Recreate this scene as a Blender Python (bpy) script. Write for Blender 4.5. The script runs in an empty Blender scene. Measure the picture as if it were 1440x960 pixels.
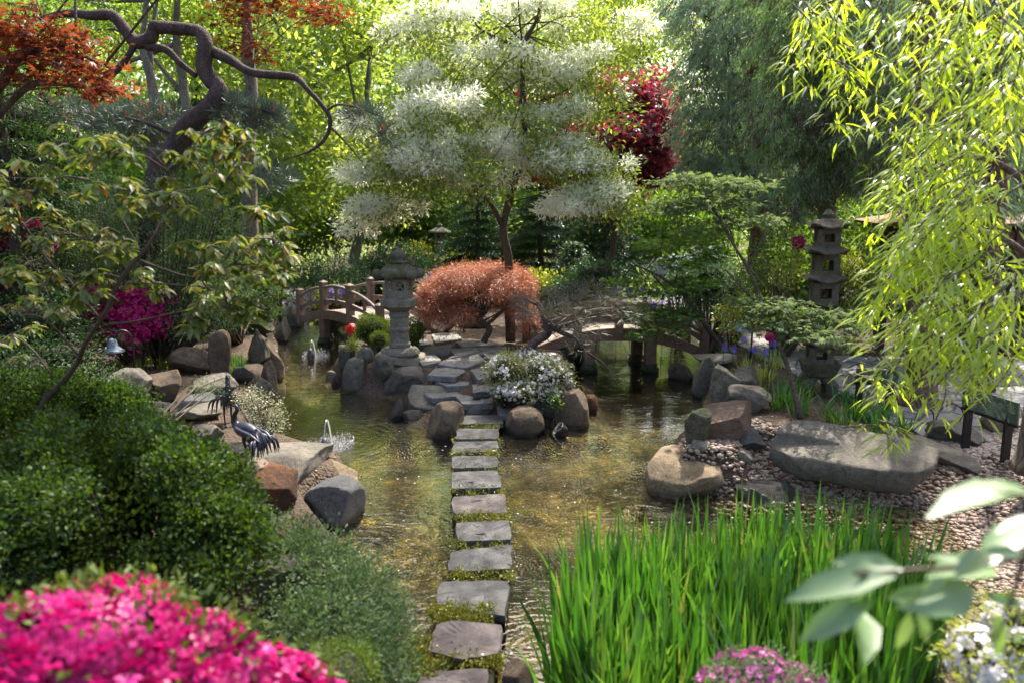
import bpy, bmesh, math, random
import numpy as np
from mathutils import Vector

# ------------------------------------------------------------------ camera, sky, sun, exposure
S = bpy.context.scene
COL = S.collection
R = math.radians
FPX, CH, PITCH = 1120.0, 2.6, R(9.63)
cam_d = bpy.data.cameras.new('camera'); cam = bpy.data.objects.new('camera', cam_d); COL.objects.link(cam)
cam.location = (0, 0, CH); cam.rotation_euler = (R(90) - PITCH, 0, 0)
cam_d.lens = 28; cam_d.sensor_width = 36; cam_d.clip_end = 2000; cam_d.clip_start = 0.05
cam_d.dof.use_dof = True; cam_d.dof.focus_distance = 9.5; cam_d.dof.aperture_fstop = 1.9
S.camera = cam
SUN_EL, SUN_AZ = R(55), R(24)          # azimuth measured from +Y towards +X
w = bpy.data.worlds.new('World'); S.world = w; w.use_nodes = True
nt = w.node_tree; bg = nt.nodes['Background']; sky = nt.nodes.new('ShaderNodeTexSky')
sky.sky_type = 'NISHITA'; sky.sun_disc = False; sky.sun_elevation = SUN_EL; sky.sun_rotation = SUN_AZ
sky.air_density = 1.0; sky.dust_density = 5.0; sky.ozone_density = 0.3
nt.links.new(sky.outputs[0], bg.inputs[0]); bg.inputs[1].default_value = 0.15
sd = bpy.data.lights.new('sun', 'SUN'); sd.energy = 4.0; sd.angle = R(0.6); sd.color = (1.0, 0.92, 0.78)
sun = bpy.data.objects.new('sun', sd); COL.objects.link(sun)
sdir = Vector((math.sin(SUN_AZ) * math.cos(SUN_EL), math.cos(SUN_AZ) * math.cos(SUN_EL), math.sin(SUN_EL)))
sun.rotation_euler = sdir.to_track_quat('Z', 'Y').to_euler()
vs = S.view_settings
vs.view_transform = 'Standard'; vs.look = 'None'; vs.exposure = 1.32; vs.gamma = 1; vs.use_curve_mapping = False
S.render.engine = 'CYCLES'
cy = S.cycles
cy.max_bounces = 7; cy.diffuse_bounces = 4; cy.glossy_bounces = 3; cy.transmission_bounces = 4; cy.transparent_max_bounces = 12
cy.use_denoising = True; cy.sample_clamp_indirect = 8; cy.caustics_reflective = False; cy.caustics_refractive = False
try: cy.denoiser = 'OPENIMAGEDENOISE'
except Exception: pass

# ------------------------------------------------------------------ pixel rays of the 1440x960 photograph
cp, sp = math.cos(PITCH), math.sin(PITCH)
def ray(px, py):
    a, b = (px - 720) / FPX, (480 - py) / FPX
    return np.array([a, cp + b * sp, -sp + b * cp])
def G(px, py, z=0.0):
    d = ray(px, py); return np.array([0, 0, CH]) + d * ((z - CH) / d[2])
def P(px, py, y):
    d = ray(px, py); return np.array([0, 0, CH]) + d * (y / d[1])
def rngf(seed): return np.random.default_rng(seed)
def fb(p, seed, sc=1.0, octs=3):
    r = rngf(seed); o = np.zeros(p.shape[0]); a = 1.0
    for k in range(octs):
        for j in range(4):
            d = r.normal(size=3); d /= np.linalg.norm(d)
            o += a * np.sin(p @ d * sc * (2 ** k) * r.uniform(.8, 1.4) + r.uniform(0, 6.28)) * .35
        a *= .5
    return o

# ------------------------------------------------------------------ objects
ORG = {}
def org(o): return ORG[o.name]
def finish(o, parent, origin):
    COL.objects.link(o)
    if parent is not None:
        o.parent = parent; po = ORG[parent.name]
        ORG[o.name] = po if origin is None else np.array(origin, float)
        o.location = tuple(ORG[o.name] - po)
    else:
        ORG[o.name] = np.zeros(3) if origin is None else np.array(origin, float)
        o.location = tuple(ORG[o.name])
def meta(o, label=None, cat=None, group=None, kind=None):
    if label: o['label'] = label
    if cat: o['category'] = cat
    if group: o['group'] = group
    if kind: o['kind'] = kind
    return o
def thing(name, label, cat, loc, group=None):
    o = bpy.data.objects.new(name, None); o.empty_display_size = .1
    finish(o, None, loc); return meta(o, label, cat, group)
def fastmesh(name, V, F, tint=None):
    m = bpy.data.meshes.new(name); k = F.shape[1]
    m.vertices.add(len(V)); m.vertices.foreach_set('co', np.ascontiguousarray(V, np.float32).ravel())
    m.loops.add(F.size); m.loops.foreach_set('vertex_index', np.ascontiguousarray(F, np.int32).ravel())
    m.polygons.add(len(F)); m.polygons.foreach_set('loop_start', np.arange(0, F.size, k, dtype=np.int32))
    try: m.polygons.foreach_set('loop_total', np.full(len(F), k, np.int32))
    except Exception: pass
    m.update(calc_edges=True)
    if tint is not None:
        a = m.attributes.new('v', 'FLOAT', 'FACE'); a.data.foreach_set('value', np.ascontiguousarray(tint, np.float32))
    return m
def mobj(name, V, F, mat, parent=None, origin=None, smooth=False, tint=None):
    V = np.asarray(V, float)
    base = np.array(origin, float) if origin is not None else (ORG[parent.name] if parent is not None else np.zeros(3))
    V = V - base
    if isinstance(F, np.ndarray): m = fastmesh(name, V, F, tint)
    else:
        m = bpy.data.meshes.new(name); m.from_pydata([tuple(v) for v in V], [], [tuple(f) for f in F]); m.update()
    m.materials.append(mat)
    if smooth: m.polygons.foreach_set('use_smooth', np.ones(len(m.polygons), bool))
    o = bpy.data.objects.new(name, m); finish(o, parent, origin); return o
class MB:
    """collects solids; build() links them as one mesh"""
    def __init__(s): s.V = []; s.F = []
    def add(s, V, F):
        n = len(s.V); s.V += [tuple(map(float, v)) for v in V]; s.F += [tuple(int(i) + n for i in f) for f in F]; return s
    def box(s, c, h, ax=None, ch=0.0):
        c = np.array(c, float); ax = np.eye(3) if ax is None else np.array(ax, float)
        if ch <= 0:
            P8 = [c + ax[0] * h[0] * i + ax[1] * h[1] * j + ax[2] * h[2] * k for k in (-1, 1) for j in (-1, 1) for i in (-1, 1)]
            return s.add(P8, [(0, 2, 3, 1), (4, 5, 7, 6), (0, 1, 5, 4), (2, 6, 7, 3), (0, 4, 6, 2), (1, 3, 7, 5)])
        rings = []
        for z, q in ((-h[2], ch), (-h[2] + ch, 0), (h[2] - ch, 0), (h[2], ch)):
            ring = []
            for (i, j) in ((-1, -1), (1, -1), (1, 1), (-1, 1)):
                a, b = h[0] - q, h[1] - q
                e = ch * .7
                for (u, v) in (((i * a, j * (b - e)), (i * (a - e), j * b)) if i * j > 0 else ((i * (a - e), j * b), (i * a, j * (b - e)))):
                    ring.append(c + ax[0] * u + ax[1] * v + ax[2] * z)
            rings.append(ring)
        # order each ring counter-clockwise by angle
        rr = []
        for ring in rings:
            ring = sorted(ring, key=lambda p: math.atan2((p - c) @ ax[1], (p - c) @ ax[0])); rr.append(ring)
        return s.loft(rr)
    def loft(s, rings, cap=True, closed=True):
        n = len(rings[0]); V = [p for r_ in rings for p in r_]; F = []
        for i in range(len(rings) - 1):
            for j in range(n if closed else n - 1):
                a, b = i * n + j, i * n + (j + 1) % n; F.append((a, b, b + n, a + n))
        if cap: F.append(tuple(range(n))[::-1]); F.append(tuple(range((len(rings) - 1) * n, len(rings) * n)))
        return s.add(V, F)
    def lathe(s, prof, c, n=24, rot=0, ax=None):
        c = np.array(c, float); rings = []
        for (r_, z) in prof:
            rings.append([c + np.array([r_ * math.cos(rot + 2 * math.pi * k / n), r_ * math.sin(rot + 2 * math.pi * k / n), z]) for k in range(n)])
        return s.loft(rings)
    def tube(s, pts, rad, n=8):
        pts = np.array(pts, float); rad = np.broadcast_to(np.array(rad, float), (len(pts),)); rings = []
        a = None
        for i in range(len(pts)):
            t = pts[min(i + 1, len(pts) - 1)] - pts[max(i - 1, 0)]; t = t / (np.linalg.norm(t) + 1e-9)
            if a is None: a = np.cross(t, [.13, .37, .92] if abs(t[2]) < .9 else [1., .1, 0])
            a = a - t * (a @ t); a = a / (np.linalg.norm(a) + 1e-9); b = np.cross(t, a)
            rings.append([pts[i] + rad[i] * (a * math.cos(2 * math.pi * k / n) + b * math.sin(2 * math.pi * k / n)) for k in range(n)])
        return s.loft(rings)
    def sweep(s, pts, side, w, h0, h1):
        """rectangular bar along pts; side = horizontal unit vector; from z+h0 to z+h1 (arrays ok)"""
        n = len(pts); h0 = np.broadcast_to(h0, (n,)); h1 = np.broadcast_to(h1, (n,)); sd_ = np.array(side); z = np.array([0, 0, 1.0]); rings = []
        for i, p in enumerate(pts):
            rings.append([p - sd_ * w / 2 + z * h0[i], p + sd_ * w / 2 + z * h0[i], p + sd_ * w / 2 + z * h1[i], p - sd_ * w / 2 + z * h1[i]])
        return s.loft(rings)
    def build(s, name, mat, parent=None, origin=None, smooth=False, bevel=0):
        o = mobj(name, s.V, s.F, mat, parent, origin, smooth)
        if bevel:
            b = o.modifiers.new('bevel', 'BEVEL'); b.width = bevel; b.segments = 2; b.limit_method = 'ANGLE'
        return o
def spline(pts, n):
    pts = np.array(pts, float); k = len(pts)
    if k < 3: t = np.linspace(0, 1, n)[:, None]; return pts[0] * (1 - t) + pts[-1] * t
    e = np.vstack([2 * pts[0] - pts[1], pts, 2 * pts[-1] - pts[-2]]); out = []
    for u in np.linspace(0, k - 1 - 1e-6, n):
        i = int(u); t = u - i; p0, p1, p2, p3 = e[i], e[i + 1], e[i + 2], e[i + 3]
        out.append(.5 * ((2 * p1) + (-p0 + p2) * t + (2 * p0 - 5 * p1 + 4 * p2 - p3) * t * t + (-p0 + 3 * p1 - 3 * p2 + p3) * t ** 3))
    return np.array(out)

# ------------------------------------------------------------------ materials
def newmat(name):
    m = bpy.data.materials.new(name); m.use_nodes = True; t = m.node_tree
    for n in list(t.nodes): t.nodes.remove(n)
    o = t.nodes.new('ShaderNodeOutputMaterial'); return m, t, o
def N(t, kind, **kw):
    n = t.nodes.new('ShaderNode' + kind)
    for k, v in kw.items():
        if k in n.inputs: n.inputs[k].default_value = v
        else: setattr(n, k, v)
    return n
def L(t, a, b): t.links.new(a, b)
def ramp(t, src, stops):
    r_ = t.nodes.new('ShaderNodeValToRGB'); e = r_.color_ramp.elements
    while len(e) < len(stops): e.new(.5)
    for el, (p, c) in zip(e, stops): el.position = p; el.color = (*c, 1) if len(c) == 3 else c
    L(t, src, r_.inputs[0]); return r_.outputs[0]
def noise(t, scale, detail=4, co=None, rough=.55, dist=0):
    n = N(t, 'TexNoise'); n.inputs['Scale'].default_value = scale; n.inputs['Detail'].default_value = detail
    n.inputs['Roughness'].default_value = rough; n.inputs['Distortion'].default_value = dist
    if co is not None: L(t, co, n.inputs['Vector'])
    return n.outputs['Fac']
def mixc(t, f, a, b, mode='MIX'):
    m = t.nodes.new('ShaderNodeMix'); m.data_type = 'RGBA'; m.blend_type = mode
    for s_, i in ((f, 0), (a, 6), (b, 7)):
        if hasattr(s_, 'node'): L(t, s_, m.inputs[i])
        elif i == 0: m.inputs[0].default_value = s_
        else: m.inputs[i].default_value = (*s_, 1)
    return m.outputs[2]
def mat_leaf(name, stops, tr, tf=.45, gl=.05, ro=.4):
    """stops: leaf colours picked per leaf; tr: multiplier that turns them into the light that passes through"""
    m, t, o = newmat(name)
    at = N(t, 'Attribute', attribute_name='v')
    n = len(stops); c = ramp(t, at.outputs['Fac'], [(i / max(1, n - 1), s_) for i, s_ in enumerate(stops)])
    d = N(t, 'BsdfDiffuse'); L(t, c, d.inputs[0])
    tl = N(t, 'BsdfTranslucent'); L(t, mixc(t, 1.0, c, tr, 'MULTIPLY'), tl.inputs[0])
    mx = N(t, 'MixShader'); mx.inputs[0].default_value = tf; L(t, d.outputs[0], mx.inputs[1]); L(t, tl.outputs[0], mx.inputs[2])
    g = N(t, 'BsdfGlossy'); g.inputs['Roughness'].default_value = ro; g.inputs[0].default_value = (.9, .95, 1, 1)
    m2 = N(t, 'MixShader'); m2.inputs[0].default_value = gl; L(t, mx.outputs[0], m2.inputs[1]); L(t, g.outputs[0], m2.inputs[2])
    L(t, m2.outputs[0], o.inputs[0]); return m
def mat_rock(name, c1, c2, c3, moss=0.0, sc=1.0, bump=.85, rough=.8, strata=0.0, mossc=(.05, .07, .015)):
    m, t, o = newmat(name)
    tc = N(t, 'TexCoord').outputs['Object']; oi = N(t, 'ObjectInfo')
    va = N(t, 'VectorMath', operation='ADD'); L(t, tc, va.inputs[0]); L(t, oi.outputs['Location'], va.inputs[1]); co = va.outputs[0]
    if strata:
        mp = N(t, 'Mapping'); mp.inputs['Scale'].default_value = (1, 1, 1 + 6 * strata); mp.inputs['Rotation'].default_value = (.15, .25, 0)
        L(t, co, mp.inputs[0]); co = mp.outputs[0]
    n1 = noise(t, 2.2 * sc, 8, co, .65, .6); n2 = noise(t, 16 * sc, 9, co, .75); n3 = noise(t, 120 * sc, 4, co, .7); n4 = noise(t, 5.5 * sc, 5, co, .65, 1.2)
    c = ramp(t, n1, [(.32, c1), (.5, c2), (.68, c3)])
    c = mixc(t, .75, c, ramp(t, n2, [(.3, (.42, .41, .4)), (.52, (.95, .94, .92)), (.75, (1.45, 1.42, 1.36))]), 'MULTIPLY')
    c = mixc(t, .5, c, ramp(t, n3, [(.35, (.5, .5, .5)), (.6, (1.25, 1.25, 1.22))]), 'MULTIPLY')
    lich = ramp(t, n4, [(.58, (0, 0, 0)), (.68, (1, 1, 1))]); sc_ = N(t, 'Math', operation='MULTIPLY'); L(t, lich, sc_.inputs[0]); sc_.inputs[1].default_value = .35
    c = mixc(t, sc_.outputs[0], c, tuple(min(.6, v * 1.7 + .03) for v in c2))
    if moss:
        nm = noise(t, 3.1, 6, co, .7, .4); mk = ramp(t, nm, [(.62 - .3 * moss, (0, 0, 0)), (.74 - .3 * moss, (1, 1, 1))]); c = mixc(t, mk, c, mossc)
    wn = N(t, 'TexNoise'); wn.inputs['Scale'].default_value = 3 * sc; wn.inputs['Detail'].default_value = 5; L(t, co, wn.inputs['Vector'])
    wv = N(t, 'VectorMath', operation='MULTIPLY_ADD'); L(t, wn.outputs['Color'], wv.inputs[0]); wv.inputs[1].default_value = (.5, .5, .5); L(t, co, wv.inputs[2])
    cv = N(t, 'TexVoronoi', feature='DISTANCE_TO_EDGE'); cv.inputs['Scale'].default_value = 3.2 * sc; L(t, wv.outputs[0], cv.inputs['Vector'])
    crk = ramp(t, cv.outputs['Distance'], [(.0, (.3, .28, .26)), (.018, (1, 1, 1))]); c = mixc(t, .8, c, crk, 'MULTIPLY')
    gp = N(t, 'NewGeometry'); sz_ = N(t, 'SeparateXYZ'); L(t, gp.outputs['Position'], sz_.inputs[0]); wz = N(t, 'Math', operation='MULTIPLY_ADD'); L(t, n1, wz.inputs[0]); wz.inputs[1].default_value = -.10; L(t, sz_.outputs[2], wz.inputs[2])
    wm = N(t, 'MapRange'); L(t, wz.outputs[0], wm.inputs[0]); wm.inputs[1].default_value = -.02; wm.inputs[2].default_value = .03; wm.inputs[3].default_value = .38; wm.inputs[4].default_value = 1.0
    cw = N(t, 'CombineColor'); [L(t, wm.outputs[0], cw.inputs[i]) for i in range(3)]; c = mixc(t, 1.0, c, cw.outputs[0], 'MULTIPLY')
    rw = N(t, 'MapRange'); L(t, wm.outputs[0], rw.inputs[0]); rw.inputs[1].default_value = .38; rw.inputs[2].default_value = 1; rw.inputs[3].default_value = .25; rw.inputs[4].default_value = rough
    b = N(t, 'BsdfPrincipled'); L(t, c, b.inputs['Base Color']); L(t, rw.outputs[0], b.inputs['Roughness'])
    bm = N(t, 'Bump'); bm.inputs['Strength'].default_value = bump; bm.inputs['Distance'].default_value = .03
    ad = N(t, 'Math', operation='MULTIPLY_ADD'); L(t, n2, ad.inputs[0]); ad.inputs[1].default_value = .9; L(t, n3, ad.inputs[2])
    ad2 = N(t, 'Math', operation='MULTIPLY_ADD'); L(t, n4, ad2.inputs[0]); ad2.inputs[1].default_value = 1.6; L(t, ad.outputs[0], ad2.inputs[2])
    L(t, ad2.outputs[0], bm.inputs['Height']); L(t, bm.outputs[0], b.inputs['Normal']); L(t, b.outputs[0], o.inputs[0]); return m
def mat_wood(name, c1, c2, sc=1.0, rough=.7, stretch=(1, 1, 1), bump=.3):
    m, t, o = newmat(name); tc = N(t, 'TexCoord').outputs['Object']
    mp = N(t, 'Mapping'); mp.inputs['Scale'].default_value = stretch; L(t, tc, mp.inputs[0]); co = mp.outputs[0]
    n1 = noise(t, 9 * sc, 5, co, .65, 1.0); n2 = noise(t, 45 * sc, 4, co, .6); n0 = noise(t, 1.7 * sc, 3, tc)
    c = ramp(t, n1, [(.3, c1), (.7, c2)]); c = mixc(t, .6, c, ramp(t, n2, [(.3, (.55, .55, .55)), (.7, (1.3, 1.3, 1.3))]), 'MULTIPLY')
    c = mixc(t, .6, c, ramp(t, n0, [(.3, (.6, .62, .65)), (.7, (1.3, 1.27, 1.2))]), 'MULTIPLY')
    b = N(t, 'BsdfPrincipled'); L(t, c, b.inputs['Base Color']); b.inputs['Roughness'].default_value = rough
    bm = N(t, 'Bump'); bm.inputs['Strength'].default_value = bump; bm.inputs['Distance'].default_value = .01; L(t, n2, bm.inputs['Height']); L(t, bm.outputs[0], b.inputs['Normal'])
    L(t, b.outputs[0], o.inputs[0]); return m
def mat_bark(name, c1, c2, sc=1.0, bump=1.0):
    m, t, o = newmat(name); tc = N(t, 'TexCoord').outputs['Object']
    mp = N(t, 'Mapping'); mp.inputs['Scale'].default_value = (1, 1, .35); L(t, tc, mp.inputs[0]); co = mp.outputs[0]
    v = N(t, 'TexVoronoi', feature='DISTANCE_TO_EDGE'); v.inputs['Scale'].default_value = 28 * sc
    ds = N(t, 'TexNoise'); ds.inputs['Scale'].default_value = 6 * sc; L(t, co, ds.inputs['Vector'])
    ad = N(t, 'VectorMath', operation='MULTIPLY_ADD'); L(t, ds.outputs['Color'], ad.inputs[0]); ad.inputs[1].default_value = (.12, .12, .12); L(t, co, ad.inputs[2]); L(t, ad.outputs[0], v.inputs['Vector'])
    n2 = noise(t, 40 * sc, 4, co); n1 = noise(t, 5 * sc, 4, co)
    c = ramp(t, n1, [(.3, c1), (.7, c2)]); c = mixc(t, .8, c, ramp(t, v.outputs['Distance'], [(0, (.25, .22, .2)), (.15, (1.1, 1.1, 1.1))]), 'MULTIPLY')
    c = mixc(t, .6, c, ramp(t, n2, [(.3, (.5, .5, .5)), (.7, (1.4, 1.4, 1.4))]), 'MULTIPLY')
    b = N(t, 'BsdfPrincipled'); L(t, c, b.inputs['Base Color']); b.inputs['Roughness'].default_value = .85
    bm = N(t, 'Bump'); bm.inputs['Strength'].default_value = bump; bm.inputs['Distance'].default_value = .02
    L(t, v.outputs['Distance'], bm.inputs['Height']); L(t, bm.outputs[0], b.inputs['Normal']); L(t, b.outputs[0], o.inputs[0]); return m
def mat_plain(name, c, rough=.5, metal=0.0, var=.25, sc=20):
    m, t, o = newmat(name); tc = N(t, 'TexCoord').outputs['Object']; n1 = noise(t, sc, 4, tc)
    cc = mixc(t, 1.0, ramp(t, n1, [(.3, (1 - var,) * 3), (.7, (1 + var,) * 3)]), c, 'MULTIPLY')
    b = N(t, 'BsdfPrincipled'); L(t, cc, b.inputs['Base Color']); b.inputs['Roughness'].default_value = rough; b.inputs['Metallic'].default_value = metal
    bm = N(t, 'Bump'); bm.inputs['Strength'].default_value = .2; bm.inputs['Distance'].default_value = .01; L(t, n1, bm.inputs['Height']); L(t, bm.outputs[0], b.inputs['Normal'])
    L(t, b.outputs[0], o.inputs[0]); return m

# ------------------------------------------------------------------ leaves
def T_diamond(w=.4, fold=.12):
    return np.array([[0, 0, 0], [w / 2, .5, fold], [0, 1, -.05], [-w / 2, .5, fold]]), np.array([[0, 1, 2, 3]])
def T_ovate(w=.42, fold=.08, curl=.15):
    v = []
    for y, ww in ((0, .04), (.35, 1), (.7, .8), (1, .03)):
        z = -curl * y * y
        v += [[-ww * w / 2, y, z + fold * ww], [0, y, z], [ww * w / 2, y, z + fold * ww]]
    f = []
    for i in range(3):
        for j in range(2): a = i * 3 + j; f.append([a, a + 1, a + 4, a + 3])
    return np.array(v), np.array(f)
def T_lance(w=.16, curl=.25):
    v = []
    for y, ww in ((0, .1), (.3, 1), (.65, .75), (1, .02)):
        v += [[-ww * w / 2, y, -curl * y * y], [ww * w / 2, y, -curl * y * y + .02]]
    return np.array(v), np.array([[0, 1, 3, 2], [2, 3, 5, 4], [4, 5, 7, 6]])
def T_maple(nl=5, w=.24, spread=2.3, droop=.2):
    v, f = [[0, 0, 0]], []
    for k in range(nl):
        a = (k / (nl - 1) - .5) * spread; l = 1 - .35 * abs(k / (nl - 1) - .5) * 2; n = len(v)
        d = np.array([math.sin(a), math.cos(a)]); s_ = np.array([d[1], -d[0]])
        for (u, q, z) in ((.45, w / 2, 0), (1, 0, -droop), (.45, -w / 2, 0)):
            p = d * u * l + s_ * q; v.append([p[0], p[1], z])
        f.append([0, n, n + 1, n + 2])
    return np.array(v), np.array(f)
def T_flower(np_=5, w=.75, cup=.35, r0=.08):
    v, f = [], []
    for k in range(np_):
        a = 2 * math.pi * k / np_; d = np.array([math.cos(a), math.sin(a)]); s_ = np.array([-d[1], d[0]]); n = len(v)
        for (u, q, z) in ((r0, -.06, 0), (r0, .06, 0), (.6, w * .42, cup * .75), (1, w * .2, cup * .55), (1, -w * .2, cup * .55), (.6, -w * .42, cup * .75)):
            p = d * u + s_ * q; v.append([p[0], p[1], z])
        f += [[n, n + 1, n + 2, n + 5], [n + 5, n + 2, n + 3, n + 4]]
    return np.array(v), np.array(f)
def unit(a): return a / (np.linalg.norm(a, axis=-1, keepdims=True) + 1e-9)
def place(tmpl, c, axis, nrm, size, tint):
    tv, tf = tmpl; n = len(c); m = len(tv)
    y = unit(axis); x = unit(np.cross(y, nrm)); z = np.cross(x, y)
    V = c[:, None, :] + size[:, None, None] * (tv[None, :, 0, None] * x[:, None] + tv[None, :, 1, None] * y[:, None] + tv[None, :, 2, None] * z[:, None])
    F = tf[None] + (np.arange(n) * m)[:, None, None]
    return V.reshape(-1, 3), F.reshape(-1, 4), np.repeat(tint, len(tf))
def cloud(cl, k, spread, size, tmpl, seed, out=None, outw=.5, up=.6, droop=0.0, nup=.8, jit=.3, flat=1.0, tr=(0, 1), cvar=.5):
    """k leaves round each cluster centre cl; returns V,F,tint"""
    r = rngf(seed); n = len(cl); c = np.repeat(cl, k, 0); N_ = n * k
    off = r.normal(size=(N_, 3)) * spread; off[:, 2] *= flat; c = c + off
    ax = r.normal(size=(N_, 3)) * .6 + unit(off) * .6
    if out is not None: ax += np.repeat(out, k, 0) * outw
    ax[:, 2] += up * .3 - droop
    nr = r.normal(size=(N_, 3)) * (1 - nup * .6) + np.array([0, 0, nup])
    if out is not None: nr += np.repeat(out, k, 0) * .5
    sz = size * r.uniform(1 - jit, 1 + jit, N_)
    tint = (1 - cvar) * r.uniform(0, 1, N_) + cvar * np.repeat(r.uniform(0, 1, n), k)
    return place(tmpl, c, ax, nr, sz, np.clip(tr[0] + tint * (tr[1] - tr[0]), 0, 1))
def sublobes(lb, n, sc, seed, top=-.5):
    """smaller clumps over the surface of each lobe"""
    r = rngf(seed); out = []
    for (c, ra) in lb:
        d = unit(r.normal(size=(n, 3))); d[:, 2] = np.where(d[:, 2] < top, -d[:, 2], d[:, 2])
        for q in d: out.append((c + q * ra * r.uniform(.72, .92), np.cbrt(ra.prod()) * sc * r.uniform(.7, 1.3) * np.array([1.15, 1.15, .8])))
    return out
def lobe_px(px, py, d=None, rx=None, ry=None, rd=None):
    if px == 'w': return np.array(py[:3], float), np.array(py[3:], float)
    c = P(px, py, d); s_ = d / FPX; return c, np.array([rx * s_, rd, ry * s_])
def inlobes(lobes, dens, seed, shell=.55, gap=0.0, gsc=2.0, top=None):
    """random cluster centres in ellipsoids; dens per m2 of shell; returns points, outward directions"""
    r = rngf(seed); Pn, O = [], []
    for (c, ra) in lobes:
        a = ra.copy(); area = 4 * math.pi * ((a[0] * a[1]) ** 1.6 / 3 + (a[0] * a[2]) ** 1.6 / 3 + (a[1] * a[2]) ** 1.6 / 3) ** (1 / 1.6)
        n = max(6, int(area * dens)); d = unit(r.normal(size=(n, 3)))
        if top is not None: d[:, 2] = np.where(d[:, 2] < top, -d[:, 2] * .6, d[:, 2]); d = unit(d)
        q = d * (shell + (1 - shell) * r.uniform(0, 1, n) ** .6)[:, None]
        bump_ = 1 + .18 * fb(d * 2.3 + c, seed + 7, 2.0, 2)
        p = c + q * ra * bump_[:, None]; Pn.append(p); O.append(d)
    Pn, O = np.vstack(Pn), np.vstack(O)
    if gap > 0:
        k = fb(Pn, seed + 3, gsc, 3) > (gap - .6) * 1.6; Pn, O = Pn[k], O[k]
    return Pn, O
def cat(parts):
    Vs, Fs, Ts = [], [], []; n = 0
    for V, F, t in parts: Vs.append(V); Fs.append(F + n); Ts.append(t); n += len(V)
    return np.vstack(Vs), np.vstack(Fs), np.concatenate(Ts)
def leaves(name, parts, mat, parent, origin=None):
    if isinstance(parts, tuple): parts = [parts]
    V, F, t = cat(parts); return mobj(name, V, F, mat, parent, origin, False, t)
def limbs(base_pts, lobes, seed, r0, r1=.012, sub=3, fr=(.35, .95)):
    """limbs from points along the trunk path to lobes, with twigs"""
    r = random.Random(seed); out = []
    for (c, ra) in lobes:
        i = int(len(base_pts) * r.uniform(*fr)); i = min(i, len(base_pts) - 1); b = base_pts[i]
        mid = b * .5 + c * .5 + np.array([r.uniform(-.1, .1), r.uniform(-.1, .1), r.uniform(.0, .25)]) * np.linalg.norm(c - b)
        end = c + ra * np.array([r.uniform(-.3, .3), 0, r.uniform(-.1, .3)])
        pth = spline([b, mid, end], 8); out.append((pth, np.linspace(r0, r1, 8)))
        for _ in range(sub):
            s_ = pth[r.randint(3, 7)]; e = c + ra * unit(np.array([r.gauss(0, 1), r.gauss(0, 1), r.gauss(.2, .8)])) * .85
            out.append((spline([s_, s_ * .5 + e * .5 + np.array([0, 0, .04]), e], 5), np.linspace(r1 * 1.2, r1 * .35, 5)))
    return out
def wobble(p, seed, a):
    return p + np.stack([fb(p, seed + i, 4.0, 2) for i in range(3)], 1) * a
def trunkmesh(paths, n=9):
    mb = MB()
    for pth, rad in paths: mb.tube(pth, rad, n)
    return mb
def stemcurve(pp, n=34):
    """pp: list of (px,py,depth,radius_m)"""
    pts = np.array([P(a, b, d) for a, b, d, _ in pp]); rad = np.array([q[3] for q in pp])
    c = spline(pts, n); rr = np.interp(np.linspace(0, len(pp) - 1, n), np.arange(len(pp)), rad); return c, rr * (1 + .10 * fb(c, len(pp) * 7 + 1, 6.0, 4) * 1.5)
# ------------------------------------------------------------------ terrain, pond, water, path
def pxpoly(pts, z=0.0): return np.array([G(a, b, z)[:2] for a, b in pts])
POND = pxpoly([(408, 452), (398, 472), (392, 505), (394, 545), (378, 575), (396, 602), (398, 640), (440, 652), (505, 668), (512, 715), (462, 738), (505, 790),
               (575, 850), (600, 905), (604, 1000), (600, 1180), (1420, 1180), (1335, 960), (1325, 850), (1318, 770), (1270, 728), (1130, 706), (1040, 700), (925, 694), (925, 640),
               (972, 622), (985, 590), (980, 560), (985, 535), (1015, 522), (1003, 498), (985, 478), (960, 458), (905, 452), (800, 456), (806, 480), (816, 500), (812, 535),
               (832, 560), (835, 602), (780, 612), (710, 614), (650, 612), (600, 612), (545, 592), (535, 565), (490, 552), (455, 530), (478, 505), (508, 490), (515, 474), (525, 458), (500, 446), (450, 444)])
BEACH = pxpoly([(1040, 640), (1440, 620), (1700, 700), (1600, 1000), (1330, 1000), (1290, 760), (1100, 715)], .1)
def sdist(pts, poly):
    """signed distance (positive inside)"""
    x, y = pts[:, 0], pts[:, 1]; n = len(poly); dmin = np.full(len(pts), 1e9); inside = np.zeros(len(pts), bool)
    for i in range(n):
        a, b = poly[i], poly[(i + 1) % n]; e = b - a; t = np.clip(((x - a[0]) * e[0] + (y - a[1]) * e[1]) / (e @ e), 0, 1)
        dmin = np.minimum(dmin, np.hypot(x - a[0] - t * e[0], y - a[1] - t * e[1]))
        c = ((a[1] > y) != (b[1] > y)); xi = (b[0] - a[0]) * (y - a[1]) / (b[1] - a[1] + 1e-12) + a[0]; inside ^= c & (x < xi)
    return np.where(inside, dmin, -dmin)
def sm(x): x = np.clip(x, 0, 1); return x * x * (3 - 2 * x)
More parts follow.
